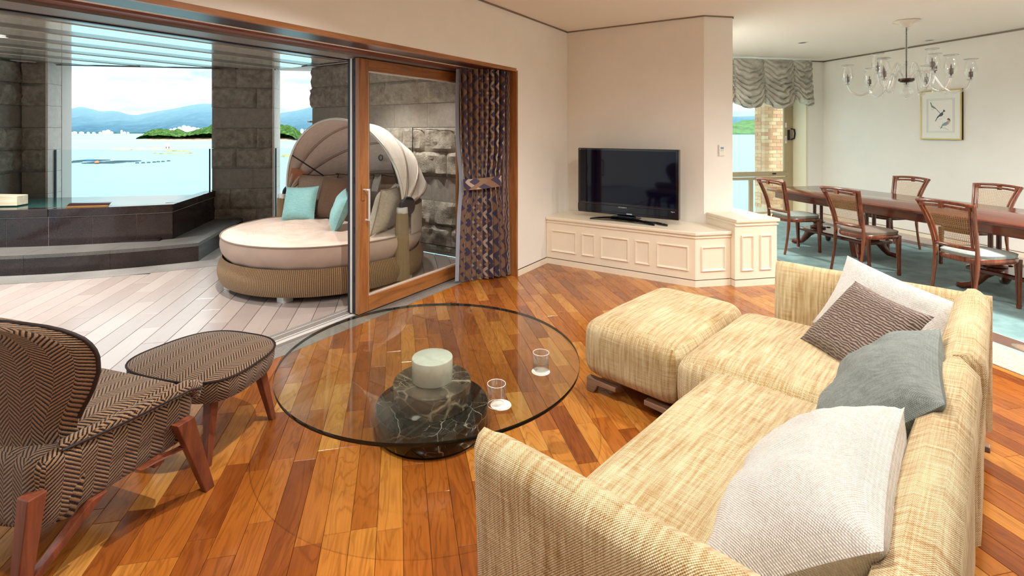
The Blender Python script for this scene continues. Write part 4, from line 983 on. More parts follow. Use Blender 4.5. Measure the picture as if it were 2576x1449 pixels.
setp(nt, b, col=c2, rough=.7, spec=.25, sheen=.2, nrm=bump(nt, nz(nt, t.outputs['UV'], 220, 2), .2, .002)); M['curtain'] = m
M['lining'] = plain('grey_blue_lining', '#8e97a6', .8)
ct = empty('curtain', W2(AL, -2.72, 3.9)+(0,), AL, label='tied-back curtain with purple and tan zigzag pattern', cat='curtain')
def curt(A, B, folds, amp, z0, z1, tie, n=120):
    def fn(s, t):
        z = z0+(z1-z0)*t; k = 1-.16*exp(-((z-tie)/.22)**2)-.05*exp(-((z-tie)/.7)**2)+.10*max(0, (tie-z)/tie)
        d = Vector((B[0]-A[0], B[1]-A[1], 0)); L = d.length; d.normalize(); nn = Vector((-d.y, d.x, 0)); mid = Vector(((A[0]+B[0])/2, (A[1]+B[1])/2, 0))
        w = (s-.5)*L*k; ph = s*folds*2*pi
        p = mid+d*(w+.006*sin(ph*2+z*2))+nn*(amp*(1.0-.35*exp(-((z-tie)/.15)**2))*sin(ph+.4*sin(z*3))+.01*sin(ph*.37+z*2.4))
        return (p.x, p.y, z)
    return MB().grid(fn, n, 40, us=1.15, vs=z1-z0)
curt((-.13, -.27), (.10, .11), 8, .035, .022, HDR-.008, .93).build('main_drape', M['curtain'], ct, smooth=80)
curt((.045, .10), (.115, .20), 2.2, .022, .02, HDR-.008, .93, 40).build('side_drape', M['curtain'], ct, smooth=80)
MB().grid(lambda s, t: (-.135-.02*s+.01*sin(6*t), -.262-.03*s+.045*exp(-((t-.47)/.15)**2)-.02*(1-t), .03+1.94*t), 4, 30).build('lining', M['lining'], ct, smooth=80)
def tieb(s, t):
    a = 2*pi*s; c = Vector((-.01, -.08)); d = Vector((.505, .863)); n2 = Vector((-d.y, d.x))
    p = c+d*(.195*cos(a))+n2*(.055*sin(a)); return (p.x, p.y, .87+.10*t+.012*cos(a))
MB().grid(tieb, 40, 3, cu=True, us=.5, vs=.09).build('tieback', M['curtain'], ct, smooth=80)

# ================================================================= coffee table
TC = (-.3126, 2.3877); TR = .692; TZ = .347
ctb = empty('coffee_table', (TC[0], TC[1], 0), 0, label='round glass coffee table on stacked marble drums', cat='table')
M['tglass'] = glassmat('table_glass', (.965, .985, .975), 1.5)
M['gedge'] = plain('dark_glass_edge', '#0c1512', .08)
MB().lathe([(0, TZ), (TR-.004, TZ), (TR-.001, TZ-.001)], 128).lathe([(TR-.001, TZ-.016), (TR-.004, TZ-.017), (0, TZ-.017)], 128).build('glass_top', M['tglass'], ctb, smooth=30, uv=False)
MB().lathe([(TR-.001, TZ-.016), (TR, TZ-.012), (TR, TZ-.005), (TR-.001, TZ-.001)], 128, caps=False).build('glass_edge', M['gedge'], ctb, smooth=60, uv=False)
M['mblack'] = marble('black_marble', '#060606', '#151312', '#a89f8d', 5.0, .012, .06, .8)
M['mbrown'] = marble('brown_veined_marble', '#231b17', '#6b5a4b', '#c2b69f', 7.0, .055, .08, .9)
M['mwhite'] = marble('white_marble', '#cfccc0', '#e4e1d6', '#a8a79d', 3.0, .05, .15, .35)
def drum(r, z0, z1, e): return MB().lathe([(0, z0), (r-e, z0), (r, z0+e), (r, z1-e), (r-e*.3, z1-e*.3), (r-e, z1), (0, z1)], 96)
drum(.25, 0, .012, .001).build('plinth_ring', plain('black_rubber', '#0a0908', .5), ctb, smooth=50, uv=False)
drum(.265, .012, .120, .008).build('black_drum', M['mblack'], ctb, smooth=50, uv=False)
drum(.183, .1202, .222, .006).build('brown_drum', M['mbrown'], ctb, smooth=50, uv=False)
drum(.0964, .2222, TZ-.0175, .004).build('white_drum', M['mwhite'], ctb, smooth=50, uv=False)
# tumblers and coasters
M['coaster'] = plain('white_card', '#f1ece2', .7); M['coastring'] = plain('brown_print', '#9a7048', .7)
M['tumbler'] = glassmat('tumbler_glass', (.97, .98, .98), 1.55, 0.0, .07)
M['rim'] = plain('rim_highlight', '#f4f4f4', .1)  # white that paints the bright highlights along the tumbler edges
def coaster(x, y, label):
    c = empty('coaster', (x, y, TZ+.0005), .35, label=label, cat='coaster')
    MB().lathe([(0, 0), (.0395, 0), (.040, .0006), (.0395, .0016), (0, .0016)], 48).build('card', M['coaster'], c, smooth=40)
    v = []; MB().lathe([(.034, .0017), (.0352, .0017)], 48, caps=False).build('printed_ring', M['coastring'], c)
    sc_ = [(-.017, .006), (-.0135, -.004), (-.009, .004), (-.0065, -.001), (-.004, .0015), (-.0015, -.001), (.001, .0015), (.0035, -.001), (.006, .0015), (.009, -.0005), (.012, .002), (.015, .005)]
    MB().tube([(x_, y_, .0017) for x_, y_ in sc_], .0004, 4).build('printed_scrawl', M['coastring'], c)
coaster(.0107, 1.931, 'white printed coaster under the empty tumbler, jutting out to the right'); coaster(.187, 2.20, 'white coaster under the tumbler half full of water')
def tumbler(x, y, label, water):
    g = empty('tumbler', (x, y, TZ+.0022), 0, label=label, cat='glass')
    r, h, w = .0355, .082, .0016
    MB().lathe([(0, 0), (r-.002, 0), (r, .002), (r, h-.001), (r-w/2, h), (r-w, h-.001), (r-w, .012), (r-w-.003, .009), (0, .009)], 48).build('glass_body', M['tumbler'], g, smooth=50)
    MB().tube([((r-w/2)*cos(2*pi*i/40), (r-w/2)*sin(2*pi*i/40), h) for i in range(40)], .0011, 6, closed=True).build('rim', M['rim'], g, smooth=60)  # edge highlight put in as a white ring
    MB().tube([((r-.0012)*cos(2*pi*i/40), (r-.0012)*sin(2*pi*i/40), .0015) for i in range(40)], .0010, 6, closed=True).build('foot_highlight', M['rim'], g, smooth=60)
    if water:
        MB().lathe([(0, .0095), (r-w-.003, .0095), (r-w-.0003, .0125), (r-w-.0003, .042), (0, .042)], 48).build('water', glassmat('drinking_water', (.90, .93, .94), 1.4, 0.0, .13), g, smooth=50)
tumbler(-.006, 1.929, 'empty clear tumbler on the glass table', False); tumbler(.188, 2.20, 'clear tumbler half full of water on the glass table', True)

# ================================================================= sofa
M['sofa'] = weave('gold_woven_upholstery', '#a0742f', '#ead9ae', (85, 5), 340, .95, .8, .37, .60)
M['sofawood'] = woodmat('sofa_leg_timber', '#6f5140', '#94755f', .5, 'X')
SB = (-.5, 2.0)
sf = empty('sofa', W2(AS, *SB)+(0,), AS, label='gold woven corner sofa with low flared arms', cat='sofa')
def S(b, a): return (b-SB[0], a-SB[1])
def seat(name, b0, b1, a0, a1, z0, z1, r, parent, org, puff=.025, n=14, seed=0):
    cx, cy = (b0+b1)/2-org[0], (a0+a1)/2-org[1]; hz = (z1-z0)/2
    def warp(p):
        k = 1+.02*sin(pi*(p.z+hz)/(2*hz)); return (p.x*k+.004*noise.noise(Vector((p.x*5, p.y*5, seed))), p.y*k, p.z+.004*noise.noise(Vector((p.x*6, p.y*6, seed+3)))*(p.z > 0))
    return MB().rbox((b1-b0)/2, (a1-a0)/2, hz, r, (0, 0, 0), n, puff, warp).build(name, M['sofa'], parent, (cx, cy, (z0+z1)/2), smooth=80)
seat('seat_cushion', -1.045, -.17, 2.165, 3.03, .10, .395, .085, sf, SB, seed=1)
seat('seat_cushion', -.875, -.17, .93, 2.155, .10, .41, .075, sf, SB, seed=2)
def wing(name, prof, L, parent, loc, rz, seed, tip=0.0):
    # upholstered slab: prof is the closed cross-section (offset, z), extruded along x
    n = len(prof); m_ = 24; v = []; f = []; uvs = []
    per = [0]
    for i in range(n): q = prof[(i+1) % n]; per.append(per[-1]+sqrt((q[0]-prof[i][0])**2+(q[1]-prof[i][1])**2))
    for k in range(m_+1):
        s = k/m_; e = min(1, s*L/.03, (1-s)*L/.03)**.5; x = s*L
        for (o_, z) in prof:
            zz = z-(tip*(1-s)**3)*(z/.66)+.003*noise.noise(Vector((x*6, z*6, seed)))
            c = sum(p[0] for p in prof)/n
            v.append((x, c+(o_-c)*(.55+.45*e)+.004*noise.noise(Vector((x*4, z*4, seed+2))), zz))
    for k in range(m_):
        for i in range(n):
            f.append((k*n+i, k*n+(i+1) % n, (k+1)*n+(i+1) % n, (k+1)*n+i))
            a, b_ = k/m_*L, (k+1)/m_*L; uvs.append(((a, per[i]), (a, per[i+1]), (b_, per[i+1]), (b_, per[i])))
    f += [tuple(range(n))[::-1], tuple(m_*n+i for i in range(n))]; uvs += [None, None]
    mb = MB(); mb.add(v, f, uvs); return mb.build(name, M['sofa'], parent, loc, rz, smooth=70)
ARM = [(.02, .09), (.10, .09), (.115, .36), (.105, .56), (.085, .635), (.05, .655), (.01, .645), (-.012, .62), (-.012, .58), (.005, .36)]
BACK = [(.0, .09), (.15, .09), (.15, .40), (.165, .60), (.16, .66), (.13, .69), (.085, .685), (.05, .655), (.03, .58), (.0, .40)]
wing('near_arm', [(o_, z) for o_, z in ARM], .86, sf, S(-.945, .845)+(0,), 0, 3, .02)
wing('far_arm', [(.115-o_, z*1.035) for o_, z in ARM][::-1], .86, sf, S(-.885, 3.02)+(0,), 0, 4, 0)
wing('near_backrest', [(-o_, z) for o_, z in BACK], 1.22, sf, S(-.055-.15-.0, .93)+(0,), pi/2, 5, 0)
wing('far_backrest', [(-o_, z) for o_, z in BACK], .96, sf, S(-.045-.15, 2.165)+(0,), pi/2, 6, 0)
MB().box(*[S(-1.0, 0)[0], S(-.1, 0)[0]], S(0, 2.2)[1], S(0, 3.0)[1], .06, .12).build('base_frame', M['sofawood'], sf)
MB().box(*[S(-.82, 0)[0], S(-.1, 0)[0]], S(0, .95)[1], S(0, 2.2)[1], .06, .12).build('base_frame', M['sofawood'], sf)
def sledfoot(parent, loc, rz=0):
    MB().add([(-.09, -.02, .075), (.09, -.02, .075), (.09, .02, .075), (-.09, .02, .075), (-.09, -.02, .0), (-.045, -.02, .0), (-.045, .02, 0), (-.09, .02, 0), (-.02, -.02, .045), (-.02, .02, .045), (.09, -.02, .05), (.09, .02, .05)],
             [(0, 3, 2, 1), (4, 5, 6, 7), (0, 4, 7, 3), (5, 8, 9, 6), (8, 10, 11, 9), (1, 2, 11, 10), (0, 1, 10, 8, 5, 4), (3, 7, 6, 9, 11, 2)]).build('foot', M['sofawood'], parent, loc, rz, bev=.004)
for b_, a_ in ((-.95, 2.24), (-.95, 2.96), (-.80, 1.0), (-.12, 1.0), (-.12, 2.96)): sledfoot(sf, S(b_, a_)+(0,))
OT = (-1.325, 2.68)
ot = empty('ottoman', W2(AS, *OT)+(0,), AS, label='gold woven ottoman pushed against the sofa', cat='ottoman')
seat('cushion', -1.605, -1.055, 2.235, 3.115, .085, .395, .085, ot, OT, .02, seed=9)
for sx in (-1, 1):
    for sy in (-1, 1): sledfoot(ot, (sx*.17, sy*.40, 0), 0 if sx < 0 else pi)
# sofa cushions
M['whitecush'] = weave('white_basket_cloth', '#bdb7ae', '#e2ded8', (90, 90), 330, .9, .8, .3, .6)
M['greycush'] = weave('grey_tweed_cloth', '#5f6663', '#8d9690', (110, 30), 360, .9, .7, .35, .65)
m, nt, b = newmat('pleated_brown_cloth'); t = NODE(nt, 'ShaderNodeTexCoord')
wv = NODE(nt, 'ShaderNodeTexWave', {'Vector': t.outputs['UV'], 'Scale': 26.0, 'Distortion': 5.0, 'Detail': 2.0, 'Detail Scale': 1.4}, wave_type='BANDS', bands_direction='Y').outputs[0]
setp(nt, b, col=RAMP(nt, wv, [(.1, lin('#4d3a30')), (.8, lin('#8d7a6c'))]), rough=.55, spec=.4, sheen=.2, nrm=bump(nt, wv, .8, .008)); M['pleat'] = m
def SP(b, a, z): return W2(AS, b, a)+(z,)
cushion('cushion', .54, .38, .15, M['whitecush'], SP(-.41, 2.84, .375), AS-radians(3), radians(-26), radians(17), 'white woven cushion against the far arm, behind the pleated brown one', 'sofa cushions', 21, n=30, wr=.006)
cushion('cushion', .40, .38, .12, M['pleat'], SP(-.52, 2.565, .405), AS-radians(37), radians(-44), radians(5), 'square pleated brown cushion in the corner of the sofa', 'sofa cushions', 22, n=26)
cushion('cushion', .70, .42, .21, M['greycush'], SP(-.41, 2.0, .40), AS-pi/2+radians(3), radians(-43), radians(-2), 'slumped grey tweed cushion against the backrest', 'sofa cushions', 23, n=34, wr=.011)
cushion('cushion', .62, .43, .23, M['whitecush'], SP(-.47, 1.33, .40), AS-pi/2+radians(2), radians(-47), radians(-2), 'large white basket-weave cushion nearest the viewer', 'sofa cushions', 24, n=34, wr=.007)

# ================================================================= armchair and footstool
M['herr'] = herring('brown_herringbone', '#21120e', '#94775a', .043, .0138)
M['chairpipe'] = plain('dark_piping', '#241612', .7)
M['walnut'] = woodmat('red_walnut', '#552a1a', '#8a4a30', .4, 'Z', 1.0, coat=.1)
AF = radians(72)-pi/2
AO = (-1.53, 1.848)
ac = empty('armchair', AO+(0,), AF, label='brown herringbone armchair seen from behind at the left', cat='armchair')
HWZ = [(.19, .265), (.25, .29), (.34, .292), (.42, .272), (.47, .262), (.52, .288), (.58, .325), (.65, .354), (.71, .362), (.755, .348), (.79, .308), (.812, .25), (.826, .16), (.832, .0)]
def hw(z):
    for (a, b_), (c, d) in zip(HWZ, HWZ[1:]):
        if a <= z <= c: return b_+(d-b_)*(z-a)/(c-a)
    return 0
def backpt(s, z, th):
    w = hw(z); x = (s*2-1)*w
    y = -.225-.10*max(0, z-.40)/.43+.85*x*x-.03*min(1, max(0, (.47-z)/.2))
    return (x, y-th*(1-abs(s*2-1)**6)**.5, z)
def bz(t): return .19+.6418*(1-(1-t)**1.6)
mb = MB(); mb.grid(lambda s, t: backpt(s, bz(t), .045), 30, 34, us=.72, vs=.70, flip=False)
mb.grid(lambda s, t: backpt(s, bz(t), -.03), 30, 34, us=.72, vs=.70, flip=True)
mb.build('back_shell', M['herr'], ac, smooth=80)
edge = [backpt(0, bz(t/24), 0) for t in range(8, 25)]+[backpt(1, bz(1-t/24), 0) for t in range(1, 17)]
MB().tube(edge, .0065, 8).build('back_piping', M['chairpipe'], ac, smooth=60)
def bwarp(p):
    k = (.88+.12*(p.z+.125)/.25)*(.86+.22*(p.y+.24)/.48); z = p.z
    if p.z < 0: z = p.z+.04*(p.y+.24)/.48
    return (p.x*k, p.y, z)
MB().rbox(.335, .24, .125, .05, (0, 0, 0), 14, .0, bwarp).build('seat_shell', M['herr'], ac, (0, -.06, .305), smooth=80)
MB().rbox(.27, .20, .035, .03, (0, 0, 0), 12, .018, lambda p: (p.x*(.88+.2*(p.y+.2)/.4), p.y, p.z)).build('seat_pad', M['herr'], ac, (0, -.035, .412), smooth=80)
for sx in (-1, 1):
    P = [(sx*.262, -.235, .43), (sx*.285, -.15, .432), (sx*.312, -.05, .438), (sx*.335, .05, .446), (sx*.352, .13, .452), (sx*.348, .175, .435), (sx*.335, .182, .39)]
    MB().tube(P, [.018, .022, .024, .024, .024, .022, .016], 12).build('arm_roll', M['herr'], ac, smooth=80)
    MB().tube([(sx*(abs(x)+.021), y, z-.006) for x, y, z in P[:-1]], .005, 6).build('arm_piping', M['chairpipe'], ac, smooth=60)
def leg4(mb, A, B, wa, wb, da=None, db_=None):
    A, B = Vector(A), Vector(B); da = da or wa; db_ = db_ or wb
    v = []
    for P, w, d in ((A, wa, da), (B, wb, db_)): v += [(P.x-w/2, P.y-d/2, P.z), (P.x+w/2, P.y-d/2, P.z), (P.x+w/2, P.y+d/2, P.z), (P.x-w/2, P.y+d/2, P.z)]
    return mb.add(v, [(0, 1, 2, 3), (7, 6, 5, 4), (0, 4, 5, 1), (1, 5, 6, 2), (2, 6, 7, 3), (3, 7, 4, 0)])
for sx in (-1, 1):
    leg4(MB(), (sx*.352, .115, .335), (sx*.338, .236, 0), .034, .026, .07, .04).build('front_leg', M['walnut'], ac, bev=.003)
    leg4(MB(), (sx*.335, .14, .225), (sx*.315, .0, .235), .03, .03, .03, .05).build('side_brace', M['walnut'], ac, bev=.003)
    leg4(MB(), (sx*.262, -.30, .33), (sx*.25, -.33, 0), .05, .034, .05, .036).build('rear_leg', M['walnut'], ac, bev=.003)
    leg4(MB(), (sx*.275, -.13, .215), (sx*.252, -.31, .06), .032, .03, .05, .035).build('rear_brace', M['walnut'], ac, bev=.003)
MB().box(-.32, .32, .03, .07, .205, .235).build('seat_rail', M['walnut'], ac, bev=.003)
fs = empty('footstool', (-1.352, 2.335, 0), AF, label='brown herringbone footstool on splayed wooden legs', cat='footstool')
def soval(a, k=3.0): c, s_ = cos(a), sin(a); r = 1/((abs(c)**k+abs(s_)**k)**(1/k)); return r*c, r*s_
mb = MB()
def topf(s, t):
    x, y = soval(2*pi*s); w = 1-.10*y
    r = 1-(1-t)**1.0 if t < 1 else 1; r = t
    return (x*r*.285*w, y*r*.245, .365+.045*(1-r**2.6))
mb.grid(topf, 64, 14, cu=True); mb.uv = [None]*len(mb.f)
mb.build('cushion_top', M['herr'], fs, smooth=80)
mb = MB(); mb.grid(lambda s, t: tuple([soval(2*pi*s)[0]*.285*(1-.10*soval(2*pi*s)[1])*(1+.03*sin(pi*t)-.06*t), soval(2*pi*s)[1]*.245*(1+.03*sin(pi*t)-.06*t), .365-.095*t]), 64, 8, cu=True, us=1.7, vs=.1, flip=True)
mb.lathe([(.20, .272), (0, .272)], 24, caps=False)
mb.build('cushion_side', M['herr'], fs, smooth=80)
MB().tube([(soval(2*pi*i/64)[0]*.287*(1-.10*soval(2*pi*i/64)[1]), soval(2*pi*i/64)[1]*.247, .365) for i in range(64)], .005, 6, closed=True).build('piping', M['chairpipe'], fs, smooth=60)
for sx, sy in ((-1, -1), (1, -1), (1, 1), (-1, 1)):
    leg4(MB(), (sx*.17, sy*.13, .285), (sx*.205, sy*.185, 0), .045, .026, .045, .026).build('leg', M['walnut'], fs, bev=.003)
MB().box(-.17, .17, -.02, .02, .25, .28).build('cross_rail', M['walnut'], fs)
# ================================================================= dining room carpet
m, nt, b = newmat('dining_carpet'); t = NODE(nt, 'ShaderNodeTexCoord'); s = NODE(nt, 'ShaderNodeSeparateXYZ', {0: t.outputs['Object']})
P_, Q_ = s.outputs[0], s.outputs[1]
C0 = 5.13       # centre line of the carpet
d = MATH(nt, 'ABSOLUTE', MATH(nt, 'SUBTRACT', P_, C0))
qv = MATH(nt, 'PINGPONG', MATH(nt, 'SUBTRACT', Q_, 2.42), .30)
ex = MATH(nt, 'DIVIDE', MATH(nt, 'SUBTRACT', d, 1.175), .072); ey = MATH(nt, 'DIVIDE', qv, .15)
rr = MATH(nt, 'SQRT', MATH(nt, 'ADD', MATH(nt, 'MULTIPLY', ex, ex), MATH(nt, 'MULTIPLY', ey, ey)))
motif = RAMP(nt, MATH(nt, 'DIVIDE', rr, 2.0), [(0, lin('#7c7260')), (.24, lin('#7c7260')), (.25, lin('#cdb9a2')), (.31, lin('#cdb9a2')), (.32, lin('#8a6a50')), (.44, lin('#8a6a50')), (.45, lin('#6c6a58')), (.52, lin('#6c6a58')), (.53, lin('#5d3a25')), (1, lin('#5d3a25'))], 'CONSTANT')
teal = RAMP(nt, nz(nt, t.outputs['Object'], 5, 5, .6), [(.35, lin('#5c7f80')), (.65, lin('#7e9f9c'))])
fl_ = NODE(nt, 'ShaderNodeTexVoronoi', {'Vector': t.outputs['Object'], 'Scale': 1.7}).outputs['Distance']
teal = MIX(nt, MATH(nt, 'MULTIPLY', RAMP(nt, fl_, [(.085, (0, 0, 0)), (.10, (1, 1, 1)), (.13, (1, 1, 1)), (.15, (0, 0, 0))]), .35), teal, lin('#a9a48e'))
beige = RAMP(nt, nz(nt, t.outputs['Object'], 90, 3), [(.3, lin('#a68b79')), (.7, lin('#cbb8a9'))])
c = MIX(nt, MATH(nt, 'GREATER_THAN', d, 1.075), teal, lin('#9fb0a4'))
c = MIX(nt, MATH(nt, 'GREATER_THAN', d, 1.085), c, motif)
c = MIX(nt, MATH(nt, 'GREATER_THAN', d, 1.265), c, lin('#87a09a'))
c = MIX(nt, MATH(nt, 'GREATER_THAN', d, 1.30), c, beige)
pile = nz(nt, t.outputs['Object'], 380, 2)
setp(nt, b, col=c, rough=1.0, spec=.05, sheen=.3, nrm=bump(nt, pile, .6, .004)); M['carpet'] = m
MB().box(3.50, PR-.002, -3.0, QW-.002, -.0115, .006).build('carpet', M['carpet'], rz=AD, uv=False, label='teal dining room carpet with brown patterned border and beige edge', cat='carpet')

# ================================================================= dining table
M['mahog'] = woodmat('polished_mahogany', '#3a1410', '#6e3220', .12, 'Y', .7, coat=.5)
M['mahogZ'] = woodmat('mahogany_frame', '#4a1c14', '#7e3c26', .25, 'Z', 1.2, coat=.3)
dt = empty('dining_table', W2(AD, 5.13, 4.0)+(.006,), AD+radians(2.2), label='long polished mahogany dining table on column pedestals', cat='table')
TLc, TH, TWd = 1.68, .675, .525
def superr(n, hx, hy, k=14): return [(hx*soval(2*pi*i/n, k)[0], hy*soval(2*pi*i/n, k)[1]) for i in range(n)]
def edged(prof, hx, hy, n=72):
    mb = MB(); v = []; f = []
    for o_, z in prof:
        for x, y in superr(n, hx+o_, hy+o_): v.append((x, y, z))
    for k in range(len(prof)-1):
        for i in range(n): f.append((k*n+i, k*n+(i+1) % n, (k+1)*n+(i+1) % n, (k+1)*n+i))
    f += [tuple(range(n))[::-1], tuple((len(prof)-1)*n+i for i in range(n))]
    return mb.add(v, f)
edged([(-.02, TH-.034), (-.008, TH-.030), (0, TH-.018), (0, TH-.010), (-.006, TH-.003), (-.012, TH)], TWd, TLc).build('table_top', M['mahog'], dt, smooth=30)
edged([(-.075, TH-.115), (-.07, TH-.11), (-.07, TH-.036), (-.05, TH-.034)], TWd, TLc).build('apron', M['mahog'], dt, smooth=30)
for qc in (.98, -.85):
    pd = edged([(-.02, .165), (0, .17), (0, .195), (-.015, .205)], .20, .46, 48).build('pedestal_platform', M['mahog'], dt, (0, qc, 0), smooth=30)
    for sy in (-1, 1):
        MB().lathe([(.06, .205), (.085, .21), (.085, .225), (.055, .235), (.05, .26), (.075, .275), (.078, .285), (0, .285)], 20).build('column_base', M['mahogZ'], pd, (0, sy*.34, 0), smooth=40)
        for sx in (-1, 1): MB().lathe([(.022, .285), (.019, .32), (.019, TH-.12)], 14).build('column', M['mahogZ'], pd, (sx*.05, sy*.34, 0), smooth=60)
    for a in (45, 135, 225, 315):
        ca, sa = cos(radians(a)), sin(radians(a)); bx_, by_ = ca*.16, sa*.42
        MB().tube([(bx_, by_, .18), (bx_+ca*.05, by_+sa*.05, .15), (bx_+ca*.085, by_+sa*.085, .09), (bx_+ca*.12, by_+sa*.12, .045), (bx_+ca*.19, by_+sa*.19, .028), (bx_+ca*.225, by_+sa*.225, .035)], [.042, .045, .036, .028, .026, .022], 10).build('scroll_foot', M['mahogZ'], pd, smooth=60)
    MB().add([(-.055, -.055, .165), (.055, -.055, .165), (.055, .055, .165), (-.055, .055, .165), (-.038, -.038, .007), (.038, -.038, .007), (.038, .038, .007), (-.038, .038, .007)], [(0, 1, 2, 3), (7, 6, 5, 4), (0, 4, 5, 1), (1, 5, 6, 2), (2, 6, 7, 3), (3, 7, 4, 0)]).build('block_foot', M['mahogZ'], pd, (-.13, -.30, 0))

# ================================================================= dining chairs
M['chairwood'] = woodmat('chair_mahogany', '#4b1f13', '#8a4a2c', .25, 'Z', 1.5, coat=.3)
M['cane'] = plain('woven_cane', '#b08a58', .55, var=.15, vs=40)
def seatmat(name, c1, c2): return weave(name, c1, c2, (40, 40), 420, .8, .15)
M['seat_g'] = seatmat('grey_green_seat', '#7b8279', '#969d92'); M['seat_b'] = seatmat('taupe_seat', '#6f5f52', '#8b7a6b'); M['seat_s'] = seatmat('silver_seat', '#858b87', '#a2a8a3')
def stile(k, sx):       # centre line of the rear leg and back post, k 0..1
    z = .83*k
    x = .185+.012*max(0, z-.42)/.4+.055*max(0, (z-.42)/.41)**2.2
    y = -.215-.055*max(0, (.40-z)/.40)**1.6-.115*max(0, (z-.42)/.41)**1.5
    return (sx*x, y, z)
def backsurf(s, t, dy=0.0):      # the caned field, s -1..1, t 0..1
    z = .485+.30*t; x = s*(.142+.010*t+.042*max(0.0, t)**2.2); y = -.217-.115*max(0, (z-.42)/.41)**1.5-.022*(1-s*s)
    return (x, y+dy, z)
def make_chair():
    c = empty('dining_chair', (0, 0, 0), 0)
    for sx in (-1, 1):
        MB().tube([stile(k/14, sx) for k in range(15)], [.015]*5+[.02]*3+[.018]*7, 8, sx=.75).build('rear_leg', M['chairwood'], c, smooth=60)
        MB().tube([(sx*(abs(backsurf(1, k/8)[0])+.010), backsurf(1, k/8)[1], backsurf(1, k/8)[2]) for k in range(9)], .011, 8).build('inner_stile', M['chairwood'], c, smooth=60)
        fl2 = MB()
        for off_ in (-.012, .012):
            leg4(fl2, (sx*.19+off_, .178, .385), (sx*.187+off_*.55, .19, .03), .021, .011, .034, .024)
        leg4(fl2, (sx*.187, .19, .03), (sx*.187, .19, 0.0), .03, .024, .03, .024); leg4(fl2, (sx*.19, .178, .39), (sx*.19, .178, .37), .045, .045, .036, .036)
        fl2.build('front_leg', M['chairwood'], c, bev=.002)
    def rail(z, yy, w, sag): return [(s_*w, yy-sag*(1-s_*s_), z+(.012*(1-s_*s_))) for s_ in [i/8-1 for i in range(17)]]
    tp = stile(1, 1)
    MB().tube(rail(.822, tp[1], tp[0]+.006, .03), .0135, 8).build('top_rail', M['chairwood'], c, smooth=60)
    MB().tube(rail(.790, tp[1]+.012, tp[0]-.038, .03), .011, 8).build('under_rail', M['chairwood'], c, smooth=60)
    for s_ in (-1, 0, 1): MB().box(-.02, .02, -.009, .009, -.022, .02).build('rail_block', M['chairwood'], c, (s_*(tp[0]-.045), tp[1]-.030*(1-abs(s_)), .805))
    MB().tube([(s_*.172, -.222-.022*(1-s_*s_), .478) for s_ in [i/8-1 for i in range(17)]], .014, 8).build('lower_rail', M['chairwood'], c, smooth=60)
    # cane: woven strips
    mb = MB(); N1, N2 = 20, 20; hw_ = .0013
    def strip(pa, n=10, horizontal=True):
        v = []; f = []
        for i in range(n+1):
            s_, t_ = pa(i/n); ds, dt_ = (0, hw_/.30) if horizontal else (hw_/.15, 0)
            v += [backsurf(s_-ds, t_-dt_), backsurf(s_+ds, t_+dt_)]
        for i in range(n): f.append((2*i, 2*i+2, 2*i+3, 2*i+1))
        mb.add(v, f)
    for i in range(1, N2): strip(lambda k, i=i: (k*2-1, i/N2), 8, True)
    for i in range(1, N1): strip(lambda k, i=i: (i/N1*2-1, k), 8, False)
    for i in range(-N1, N1):
        a = i/10
        def dg(k, a=a, sg=1):
            s0, s1 = max(-1, a), min(1, a+1.0*2*.5); return (s0+(s1-s0)*k, (s0+(s1-s0)*k-a)/1.0)
        if -1.95 < a < .98:
            lo, hi = max(-1, a), min(1, a+1)
            if hi-lo > .05:
                strip(lambda k: (lo+(hi-lo)*k, lo+(hi-lo)*k-a), 5, True); strip(lambda k: (-(lo+(hi-lo)*k), lo+(hi-lo)*k-a), 5, True)
    mb.build('cane_panel', M['cane'], c, uv=False, kind='stuff')
    def so(a, hx=.225, hy=.225): x, y = soval(a, 3.4); return (x*hx*(1+.06*y), y*hy, 0)
    def ring(prof): 
        m2 = MB(); m2.grid(lambda s_, t_: tuple(Vector(so(2*pi*s_, .222+prof[int(round(t_*(len(prof)-1)))][0], .222+prof[int(round(t_*(len(prof)-1)))][0]))+Vector((0, 0, prof[int(round(t_*(len(prof)-1)))][1]))), 48, len(prof)-1, cu=True); return m2
    ring([(-.03, .36), (-.004, .362), (.004, .375), (.004, .395), (-.002, .403), (-.03, .403)]).build('seat_rail', M['chairwood'], c, smooth=50)
    mb = MB(); mb.grid(lambda s_, t_: tuple(Vector(so(2*pi*s_, (.215+.008*sin(pi*min(1, t_*1.4)))*(1-max(0, (t_-.35)/.65)**1.0), (.215+.008*sin(pi*min(1, t_*1.4)))*(1-max(0, (t_-.35)/.65))))+Vector((0, 0, .40+(.032*min(1, t_/.35)**.7 if t_ < .35 else .032+.022*sin(pi/2*(t_-.35)/.65))))), 48, 16, cu=True)
    mb.uv = [None]*len(mb.f)
    mb.build('seat_cushion', M['seat_g'], c, smooth=80); return c
ch = make_chair()
spots = [(4.545, 5.09, -1, 'seat_g', 'cane-back dining chair nearest the window, beside the tall cabinet', 0), (4.545, 4.16, -1, 'seat_b', 'cane-back dining chair with taupe seat, middle of the near row', 0),
         (4.585, 3.23, -1, 'seat_s', 'cane-back dining chair with silvery seat, nearest the sofa', 0), (5.76, 5.0, 1, 'seat_s', 'cane-back dining chair across the table under the chandelier', 0), (5.78, 4.12, 1, 'seat_s', 'cane-back dining chair across the table below the bird print', 0)]
